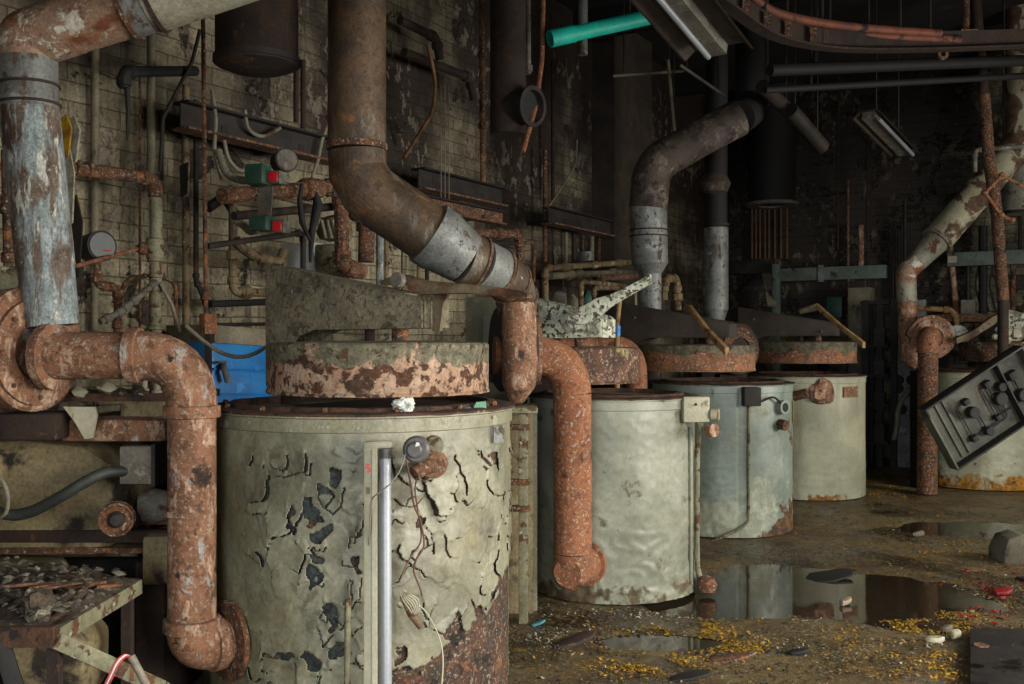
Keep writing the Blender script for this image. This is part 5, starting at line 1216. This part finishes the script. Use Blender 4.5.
wp('hanging_cable', 'thin dangling cord above the far joist', 'cable', [(577,140,.4),(576,165,.4),(560,190,.4),(548,208,.4)], .008, M['conduit'], parts=False, bend=.2)
for k, px in enumerate((441,445,449)): wp('grey_string', 'thin grey cord hanging straight down behind the silver collar', 'cord', [(px,85,.5),(px,205,.5)], .0035, M['wire_grey'], parts=False, group='straight grey cords')
for k, (a, b) in enumerate((((400,20),(436,38)), ((404,52),(470,78)))): 
    t = wp('ledge_pipe', ['upper crooked pipe on the brick ledge right of the centre duct','lower crooked pipe on the brick ledge right of the centre duct'][k], 'pipe', [(a[0],a[1],.3),(b[0],b[1],.3),(b[0]+4,b[1]+22,.3)], .035, M['rust_dark'], bend=.07)
# pipe group right of the centre duct
wp('rack_pipe', 'rusty pipe with elbow emerging right of the slanting duct', 'pipe', [(470,233,.6),(517,234,.6),(520,240,.6),(521,285,.6)], .036, M['rust'], bend=.06, coup=(.35,))
wp('rack_pipe', 'dark pipe parallel under the rusty elbow pipe', 'pipe', [(470,244,.6),(514,243,.6)], .018, M['iron'], parts=False)
wp('rack_pipe', 'slim bent pipe right of the rusty elbow pipe', 'pipe', [(526,243,.5),(532,241,.5),(534,250,.5),(534,282,.5)], .016, M['rust'], bend=.04)
MBx = MB().tube([WL(537,280,.5), WL(537,305,.5)], .045, 16); tag(MBx.build('trap_cylinder', M['rust_dark'], origin=WL(537,305,.5)), 'stubby dark steam trap cylinder below the slim bent pipe', 'cylinder')
# manifold near the third duct
wp('manifold_pipe', 'cream pipe with elbow running to the third duct, topmost of the manifold', 'pipe', [(546,318,.6),(545,268,.6),(634,262,.6)], .028, M['conduit_tan'], coup=(.35,.6,.85), bend=.06)
wp('manifold_pipe', 'thick scaly pipe just under the topmost manifold pipe', 'pipe', [(550,276,.5),(636,272,.5)], .034, M['conduit'], coup=(.2,.3,.7), n=14)
wp('manifold_pipe', 'third manifold pipe with two drops, tan', 'pipe', [(581,322,.7),(581,281,.7),(625,286,.7)], .024, M['conduit_tan'], bend=.05, coup=(.6,))
wp('manifold_pipe', 'short tan drop with elbow inside the manifold', 'pipe', [(594,322,.75),(594,288,.75),(618,288,.75)], .022, M['conduit_tan'], bend=.05)
wp('manifold_pipe', 'brown lower run of the manifold', 'pipe', [(600,278,.9),(645,276,.9)], .03, M['rust'], parts=False)
for k, (px, py) in enumerate(((560,300),(572,305),(556,312),(588,300))):
    m = MB().lathe([(.02,-.10),(.06,-.07),(.07,0),(.05,.06),(.02,.09)], WL(px,py,.55), Z, 14)
    tag(m.build('valve_lump', M[('boxgrey','conduit','rust_dark','greenbox')[k]], wob=.03, wsc=14, origin=WL(px,py+8,.55)), ['grey corroded valve below the manifold pipes, leftmost','pale crusted valve below the manifold pipes','dark rusty valve low under the manifold','greenish valve between the two tan drops'][k], 'valve')
m = MB().cyl(WL(586,262,.5)-Z*.0, Z, .075, .10, 24); tag(m.build('sight_glass', M['duct_silver'], origin=WL(586,262,.5)), 'small grey can sitting on the topmost manifold pipe', 'can')
wp('manifold_pipe', 'beige hooped pipe right of the third duct', 'pipe', [(664,300,1.2),(664,279,1.2),(677,278,1.2),(678,310,1.2)], .036, M['conduit_tan'], bend=.09, coup=(.2,.85))
wp('manifold_pipe', 'thin white pipe with hooked foot left of the third duct', 'pipe', [(635,288,1.0),(636,318,1.0),(643,322,1.0)], .016, M['conduit'], parts=False, bend=.05)
t = thing('broom', 'wooden broom handle with blue socket behind the second drum arm', 'broom', (P(617,330,7.0).x, 7.0, .4))
MB().tube([P(620,296,7.0), P(617,327,7.0)], .017, 12).build('handle', M['lever_tan'], t)
MB().tube([P(617,326,7.0), P(617,336,7.0)], .026, 12).build('socket', M['bluepaint'], t)
MB().tube([P(617,336,7.0), V((P(617,336,7).x,7.0,.4))], .02, 12).build('lower_handle', M['lever_tan'], t)
t = thing('brown_locker', 'drab brown locker behind the lever of the second drum', 'locker', WL(632,400,.7))
lk = WL(632,330,.8); MB().box(V((lk.x,lk.y,.83)), (.34,.3,1.66), (V((.9,-.43,0)), V((.43,.9,0)), Z)).build('locker_body', M['arm_dark'], t, bevel=.005)
MB().box(V((lk.x,lk.y,.9))-V((.43,.9,0))*.155, (.28,.012,1.4), (V((.9,-.43,0)), V((.43,.9,0)), Z)).build('door', M['arm_dark'], t)
# smooth wall pier
pz0 = WL(602,200,.12); pz1 = WL(640,200,.12); cpr = (pz0+pz1)/2
struct(MB().box(V((cpr.x,cpr.y,CEIL/2)), ((pz1-pz0).length,.3,CEIL), (D, N, Z)), 'trim_1', M['arm_dark'])
# vertical pipes dotted along the wall (busy background)
random.seed(21)
VP = [(455,205,250,'rust_dark'),(463,212,262,'conduit'),(545,150,262,'rust'),(553,60,200,'rust_dark'),(566,232,268,'conduit'),(574,228,262,'rust_dark'),(592,236,262,'conduit'),(599,238,268,'rust'),(500,190,232,'rust_dark')]
LB = ['dark rusty pipe left of the second joist end','pale pipe below the second joist','rust-brown pipe rising from the manifold corner','sooty pipe right of the open duct mouth','pale short drop under the far joist','brown short drop under the far joist','pale drop beside the can on the manifold','rust drop at the edge of the smooth wall pier','sooty pipe hanging above the rusty elbow pipe']
for (px, y0, y1, mt), lb in zip(VP, LB):
    wp('wall_conduit', lb, 'pipe', [(px,y0,.15),(px,y1,.15)], random.uniform(.014,.026), M[mt], parts=False)

# ------------------------------------------------------------------ back wall gear
def wbx(name, label, cat, x0, x1, y0, y1, dep, mat, off=0, parts=(), floor=False):
    a = WB((x0+x1)/2, (y0+y1)/2, off+dep/2); s = a.y/1000; w = (x1-x0)*s; h = (y1-y0)*s
    zc = a.z; 
    if floor: zt_ = zc+h/2; h = zt_; zc = h/2
    t = thing(name, label, cat, (a.x, a.y, zc-h/2))
    MB().box(V((a.x,a.y,zc)), (w,dep,h), (N, D, Z)).build(parts[0] if parts else 'body', mat, t, bevel=.006)
    return t, a, w, h, zc
t, a, w, h, zc = wbx('wall_channel', 'long teal-grey steel channel across the dark back wall', 'beam', 776, 884, 267, 280, .10, M['tealbeam'], .25, ('channel',))
MB().box(V((a.x,a.y,zc))-D*.06+N*-.1, (.07,.03,h*1.3), (N, D, Z)).build('splice_plate', M['duct_silver'], t)
for s in (-.45,.45): MB().box(V((a.x,a.y,zc))+N*w*s+D*.15, (.06,.3,.06), (N, D, Z)).build('bracket', M['black'], t)
t, a, w, h, zc = wbx('wall_channel', 'dark gleaming steel channel left of the teal-grey one', 'beam', 724, 774, 262, 274, .10, M['iron'], .2, ('channel',))
MB().box(V((a.x,a.y,zc))+D*.15, (.3,.2,.06), (N, D, Z)).build('bracket', M['black'], t)
t, a, w, h, zc = wbx('wall_channel', 'pale green-grey steel channel at the right above the workbench', 'beam', 951, 1040, 251, 265, .10, M['tealbeam'], .4, ('channel',))
MB().box(V((a.x,a.y,zc))+D*.25, (.3,.4,.06), (N, D, Z)).build('bracket', M['black'], t)
MB().box(V((a.x,a.y,zc))-D*.055-N*w*.44, (.10,.02,.08), (N, D, Z)).build('splice_plate', M['cream'], t)
for k, px in enumerate((752,756,760,765,769,775,781,787)):
    wp('copper_riser', 'one of eight thin copper risers side by side on the dark back wall', 'pipe', [(px,207,.1),(px,259,.1)], .016, M['copper'], 'B', parts=False, n=8, group='copper risers on the back wall')
m = MB().ring(WB(772,206,.45), Z, .18,.34,.04, 32); tag(m.build('dark_hoop', M['boxgrey'], origin=WB(772,206,.3)), 'flat dull hoop above the copper risers', 'hoop')
mx_ = MB().lathe([(.30,0),(.30,2.0)], WB(772,206,.45)+Z*.02, Z, 32); tag(mx_.build('hanging_drum', M['black'], origin=WB(772,206,.35)), 'black drum hanging from the roof over the copper risers', 'drum')
m = MB().bar(WB(772,306,.5), WB(765,266,.15), .12, .03); tag(m.build('leaning_board', M['conduit'], origin=WB(772,306,.5)), 'pale narrow board leaning behind the fourth drum arm', 'board')
wbx('grey_post', 'square grey post behind the fourth drum arm', 'post', 773, 780, 264, 320, .10, M['tealbeam'], .35, ('post',), floor=True)
wbx('green_box', 'dull green switch box on the back wall', 'box', 828, 843, 297, 318, .15, M['greenbox'], .1, ('box_body',))
wbx('drab_cabinet', 'drab cream cabinet beside the black rack', 'cabinet', 851, 872, 288, 345, .3, M['conduit'], .2, ('cabinet_body',), floor=True)
t, a, w, h, zc = wbx('pale_panel_board', 'pale grey apparatus board behind the far blower', 'panel', 894, 925, 300, 400, .12, M['duct_silver'], .8, ('board',), floor=True)
for k, (i, j) in enumerate(((-.3,1.05),(.1,1.05),(-.3,.95),(.1,.92),(-.2,.7),(.2,.62),(.0,1.3))):
    MB().cyl(V((a.x,a.y,j))+N*i*w-D*.06, -D, .06, .05, 16).build('dial', M['black'], t)
o = MB().tube(bez([WB(925,378,1.1), WB(915,385,1.2), WB(905,395,1.2), WB(898,410,1.2), WB(897,425,1.2), WB(894,440,1.2)]), .03, 8).build('hose', M['conduit'], origin=WB(894,440,1.2)); tag(o, 'dusty hose hanging from the pale apparatus board', 'hose')
t = thing('black_rack', 'tall black steel rack between the fourth drum and far blower', 'rack', WB(880,400,1.0))
for px in (866,880,894):
    p = WB(px,330,1.0); MB().box(V((p.x,p.y,1.0)), (.07,.07,2.0), (N, D, Z)).build('upright', M['black'], t)
p = WB(880,330,1.0)
for zz in (.3,.75,1.1,1.45,1.97): MB().box(V((p.x,p.y+.1,zz)), (.32,.3,.04), (N, D, Z)).build('shelf_plate', M['black'], t)
for k in range(4): MB().box(V((p.x+.0,p.y,.42+k*.38)), (.12,.12,.2), (N, D, Z)).build('rack_module', M['iron'], t)
MB().box(V((p.x-.1,p.y+.12,1.0)), (.12,.02,1.9), (N, D, Z)).build('rack_back', M['black'], t)
RW = [(848,180,330,.02,'rust','long rust-brown riser left of the drab cabinet'),(861,225,278,.035,'rust_pipe','stout short rusty pipe above the drab cabinet'),(868,140,300,.015,'rust_dark','thin sooty riser right of the stout rusty pipe'),(838,60,250,.014,'rust_dark','very dark thin riser high on the back wall'),(905,200,262,.02,'iron','black riser left of the slanting cream duct'),
      (958,225,330,.035,'rust_pipe','rusty slanting post under the slanting cream duct'),(983,226,320,.05,'black','black square post right of the cream duct'),(1013,265,325,.03,'rust','rust-red pipe at the right edge under the pale channel'),(968,265,300,.02,'iron','thin iron drop above the small grey box'),(1020,150,260,.02,'black','black riser at the extreme right edge')]
for k, (px, y0, y1, r, mt, lb) in enumerate(RW):
    sl = 10 if k == 5 else 0
    wp('wall_riser', lb, 'pipe', [(px-sl,y0,.3),(px,y1,.3)], r, M[mt], 'B', parts=False)
for k in range(7):
    px = 893+k*3; wp('cable_riser', 'thin dark cable hanging in a row left of the slanting duct', 'cable', [(px,222+(k % 3)*6,.15),(px,300,.15)], .009, M['iron'], 'B', parts=False, group='row of dark cables on the back wall')
for k in range(5):
    px = 972+k*7; wp('cable_loop', 'drooping black cable under the pale channel at right', 'cable', [(px,266,.3),(px-4,285,.3),(px+3,312,.3)], .012, M['black'], 'B', parts=False, bend=.3, group='drooping cables under the pale channel')
t, a, w, h, zc = wbx('workbench', 'long rusty-topped workbench against the back wall at right', 'bench', 944, 1050, 314, 322, .6, M['rust'], .1, ('bench_top',))
for s in (-.47,.0,.47): MB().box(V((a.x,a.y,(zc-h/2)/2))+N*w*s, (.08,.5,zc-h/2), (N, D, Z)).build('leg', M['black'], t)
MB().box(V((a.x,a.y,.5))+D*.2, (w,.02,.9), (N, D, Z)).build('back_board', M['black'], t)
wbx('small_grey_box', 'small grey box standing on the far workbench', 'box', 962, 975, 300, 314, .15, M['boxgrey'], .3, ('box_body',))
MBw = MB().ring(P(955,338,10.9), (.1,-1,0), .03,.14,.06, 28); tag(MBw.build('hand_wheel', M['duct_silver'], origin=P(955,338,10.9)), 'pale round wheel between the far blower and farthest drum', 'wheel')
wp('bench_pipe', 'orange-tan pipe with down-turned end above the far blower', 'pipe', [(916,308,1.5),(952,310,1.5),(956,318,1.5),(957,330,1.5)], .03, M['lever_tan'], 'B', bend=.08)
# rusty post and wired rods near slanting duct
t = thing('rusty_post', 'leaning rusty pipe post in front of the slanting cream duct', 'post', P(1005,310,9.6))
MB().tube([P(984,95,9.6), P(989,160,9.6), P(997,215,9.6), P(1003,300,9.6)], .055, 18).build('post_tube', M['rust'], t, wob=.004)
MB().tube([P(1003,298,9.6), V((P(1003,300,9.6).x, 9.6, 1.3))], .05, 12).build('post_foot', M['rust_dark'], t)
MB().tube([V((P(984,95,9.6).x-.1, 9.6, CEIL)), P(984,97,9.6)], .05, 12).build('post_head', M['rust_dark'], t)
t = thing('linkage_rod', 'pinkish jointed linkage rods hooked round the leaning rusty post', 'rod', P(985,193,9.4))
for (a, b) in (((985,193),(1002,175)), ((1002,175),(1040,196)), ((985,193),(1001,215)), ((1001,215),(1014,221))):
    MB().tube([P(*a,9.4), P(*b,9.4)], .016, 8).build('rod', M['rust_orange'], t)
for a in ((985,193),(1002,175),(1001,215),(1012,220)): MB().lathe([(.001,-.03),(.03,-.015),(.03,.015),(.001,.03)], P(*a,9.4), Z, 10).build('joint', M['rust_orange'], t)
wp('bracket_pipe', 'grey bracket pipe with drop end left of the leaning rusty post', 'pipe', [P(975,172,9.9), P(975,150,9.9), P(990,149,9.9), P(1050,144,9.9)], .022, M['boxgrey'], r3=True, bend=.05)
t = thing('pale_duct', 'wide pale upright duct at the right edge with streaked end', 'duct', P(1022,215,11.2))
MB().tube([P(1024,214,11.2), P(1024,160,11.2), V((P(1024,160,11.2).x, 11.2, CEIL))], .22, 32).build('duct_section', M['duct_cream'], t)
MB().ring(P(1024,214,11.2), Z, .2,.232,.03, 32).build('duct_seam', M['iron'], t)

# ------------------------------------------------------------------ overhead
def hang(par, p, r=.008): MB().tube([V(p), V((p[0], p[1], CEIL))], r, 6).build('hanger_rod', M['iron'], par)
t = thing('turquoise_pipe', 'bright turquoise pipe slanting across the dark ceiling', 'pipe', P(550,38,7.5))
a = P(550,39,7.5); b = P(800,-16,8.2)
MB().tube([a, b], .058, 24).build('pipe_section', M['greenpipe'], t)
MB().tube([a, a.lerp(b, .09)], .064, 24).build('socket_end', M['greenpipe'], t); hang(t, a.lerp(b, .3)); hang(t, a.lerp(b, .8))
# hanging twin-tube fitting, skewed
def fitting(c0_, c1_, wid, label, tubes=2, name='ceiling_lamp'):
    t = thing(name, label, 'lamp', (c0_+c1_)/2, 'fluorescent ceiling lamps'); u = (c1_-c0_).normalized(); s = u.cross(Z).normalized(); dn = s.cross(u).normalized()
    if dn.z > 0: dn = -dn
    L = (c1_-c0_).length; c = (c0_+c1_)/2
    MB().prism([(-wid/2,-.0),(-wid/2+.06,-.07),(wid/2-.06,-.07),(wid/2,0),(wid/2-.015,0),(wid/2-.07,-.055),(-wid/2+.07,-.055),(-wid/2+.015,0)], c, s, dn, L).build('reflector', M['arm_dark'], t)
    MB().box(c-dn*.03, (L*.98, .12, .08), (u, s, dn)).build('gear_housing', M['boxgrey'], t)
    for k in range(tubes):
        o = (k-(tubes-1)/2)*wid*.36+(.3*wid if wid < .4 else -.05)*(tubes == 1); MB().tube([c+u*(-L*.47)+s*o+dn*.02, c+u*L*.47+s*o+dn*.02], .019, 14).build('lamp_tube', M['tube'], t)
    for f in (.2,.8): hang(t, c0_.lerp(c1_, f)-dn*.05)
    return t
fitting(P(652,-25,5.4), P(718,55,6.1), .46, 'large skewed fluorescent lamp hanging beneath the turquoise pipe', 1)
fitting(P(868,117,9.4), P(905,155,10.2), .30, 'smaller distant fluorescent lamp hanging in the dark at right', 1)
t = thing('red_pipe', 'dull red pipe sweeping across the dark ceiling, upper of two', 'pipe', P(850,25,7.2), 'dull red ceiling pipes')
pt = bez([P(745,-10,6.6), P(775,12,6.8), P(830,24,7.1), P(890,30,7.4), P(940,33,7.6)], 10); MB().tube(pt, .030, 14).build('pipe_section', M['redpipe'], t)
for i in (8, 20, 32): hang(t, pt[i])
t = thing('red_pipe', 'dull red pipe sweeping across the dark ceiling, lower of two', 'pipe', P(850,33,7.3), 'dull red ceiling pipes')
pt = bez([P(770,15,6.9), P(800,24,7.1), P(840,32,7.3), P(900,37,7.5), P(960,39,7.7)], 10); MB().tube(pt, .028, 14).build('pipe_section', M['redpipe'], t)
for i in (6, 25): hang(t, pt[i])
t = thing('curved_track', 'curved steel hoist track hanging below the red pipes', 'track', P(800,45,7.0))
pt = bez([P(690,-20,6.2), P(730,8,6.4), P(765,32,6.7), P(800,44,7.0), P(850,50,7.3), P(930,50,7.6), P(1040,46,8.0)], 8)
m = MB()
for i in range(len(pt)-1): m.bar(pt[i], pt[i+1].lerp(pt[i], -.03), .10, .015)
m.build('lower_flange', M['rust_dark'], t)
m = MB()
for i in range(len(pt)-1): m.bar(pt[i]+Z*.07, pt[i+1].lerp(pt[i], -.03)+Z*.07, .012, .14)
m.build('track_web', M['rust_dark'], t)
for i in (4, 16, 28, 40): hang(t, pt[i], .012)
for i in range(6, 30, 5):
    MB().box(pt[i]+Z*.06+V((0,-.04,0)), (.05,.06,.10)).build('trolley_clip', M['rust'], t)
for k, (a, b, r, mt, lb) in enumerate(((P(770,70,8.0), P(1040,60,9.2), .05, 'black', 'dark roof pipe running beneath the hoist track'),
    (P(765,90,8.2), P(1040,75,9.4), .03, 'black', 'thinner dark roof pipe below the first dark one'),
    (P(613,76,9.0), P(684,71,9.3), .014, 'boxgrey', 'thin pale rod level in the dark left of the hanging lamp'),
    (P(668,60,9.0), P(675,135,9.0), .016, 'conduit', 'thin pale hanging rod above the third duct elbow'),
    (P(680,65,8.6), P(725,96,8.8), .014, 'boxgrey', 'thin slanting rod above the third duct'),
    (P(762,86,8.4), P(790,112,8.8), .06, 'rust_dark', 'stubby dark pipe end below the hoist track'),
    (P(790,110,8.6), P(822,147,9.0), .07, 'iron', 'slanting sooty pipe end in the dark'))):
    t = thing('roof_pipe', lb, 'pipe', (a+b)/2, None); MB().tube([a, b], r, 14).build('pipe_section', M[mt], t); hang(t, a.lerp(b, .15)); hang(t, a.lerp(b, .85))
t = thing('roof_flange_pipe', 'upright rusty roof pipe with a square flange in upper right', 'pipe', P(967,44,8.5))
MB().tube([V((P(966,30,8.5).x, 8.5, CEIL)), P(966,30,8.5)], .028, 12).build('pipe_section', M['rust'], t)
MB().box(P(966,37,8.5), (.14,.14,.09)).build('square_flange', M['rust_pipe'], t)
MB().tube([P(966,37,8.5), P(1040,33,8.7)], .035, 12).build('pipe_branch', M['rust'], t)
m = MB().ring(P(942,55,8.4), (0,-1,0), .02,.045,.03, 18); m.bar(P(942,55,8.4)+Z*.04, V((P(942,55,8.4).x,8.4,CEIL)), .01, .01)
tag(m.build('hook_eye', M['rust_pipe'], origin=P(942,55,8.4)), 'small pink eye hook hanging in the upper right darkness', 'hook')
for k, e_ in enumerate((3.5, 6.5, 9.5, 12.3)):
    struct(MB().box(ne((C0+C1)/2, e_, CEIL-.14), (C1-C0-.02,.18,.28), (N, D, Z)), 'trim_%d' % (k+2), M['black'])
PWR=(120,165,260); PWB=(150,); TILT=1.1; SPR=105; EXPO=0.05

# ------------------------------------------------------------------ light
def area(name, loc, to, sx, sy, power, col, spread=180):
    l = bpy.data.lights.new(name, 'AREA'); l.shape = 'RECTANGLE'; l.size = sx; l.size_y = sy; l.energy = power; l.color = col; l.spread = math.radians(spread)
    o = bpy.data.objects.new(name, l); C.objects.link(o); o.location = loc
    o.rotation_euler = (V(to)-V(loc)).to_track_quat('-Z', 'Y').to_euler(); return o
for (a, b, z0, z1), pw in zip(WINR, PWR):
    c = ne(C1-.12, E0+(a+b)/2, (z0+z1)/2)
    area('added_daylight', c, c-N*3-Z*TILT, b-a, z1-z0, pw, (1, .95, .86), SPR if a < 9 else 165)  # added lamps at the unseen openings; the last spreads onto the back wall
for (a, b, z0, z1), pw in zip(WINB, PWB):
    c = ne(C0+(a+b)/2, E0+.12, (z0+z1)/2)
    area('added_daylight', c, c+D*3-Z*TILT, b-a, z1-z0, pw, (.93, .97, 1), SPR)  # added frontal fill from behind the viewer
w = bpy.data.worlds.new('World'); bpy.context.scene.world = w; w.use_nodes = True
w.node_tree.nodes['Background'].inputs[0].default_value = (.5, .6, .8, 1); w.node_tree.nodes['Background'].inputs[1].default_value = .02

cam = bpy.data.cameras.new('Camera'); cam.sensor_width = 36; cam.lens = 36*1000/1024; cam.clip_start = .05
co = bpy.data.objects.new('Camera', cam); C.objects.link(co); co.location = (0, 0, EYE); co.rotation_euler = (PI/2, 0, 0)
sc = bpy.context.scene; sc.camera = co
sc.view_settings.view_transform = 'Standard'; sc.view_settings.look = 'None'; sc.view_settings.gamma = 1
sc.view_settings.use_curve_mapping = False; sc.view_settings.exposure = EXPO
sc.cycles.max_bounces = 6; sc.cycles.diffuse_bounces = 3; sc.cycles.glossy_bounces = 3; sc.cycles.use_denoising = True
sc.cycles.sample_clamp_indirect = 4
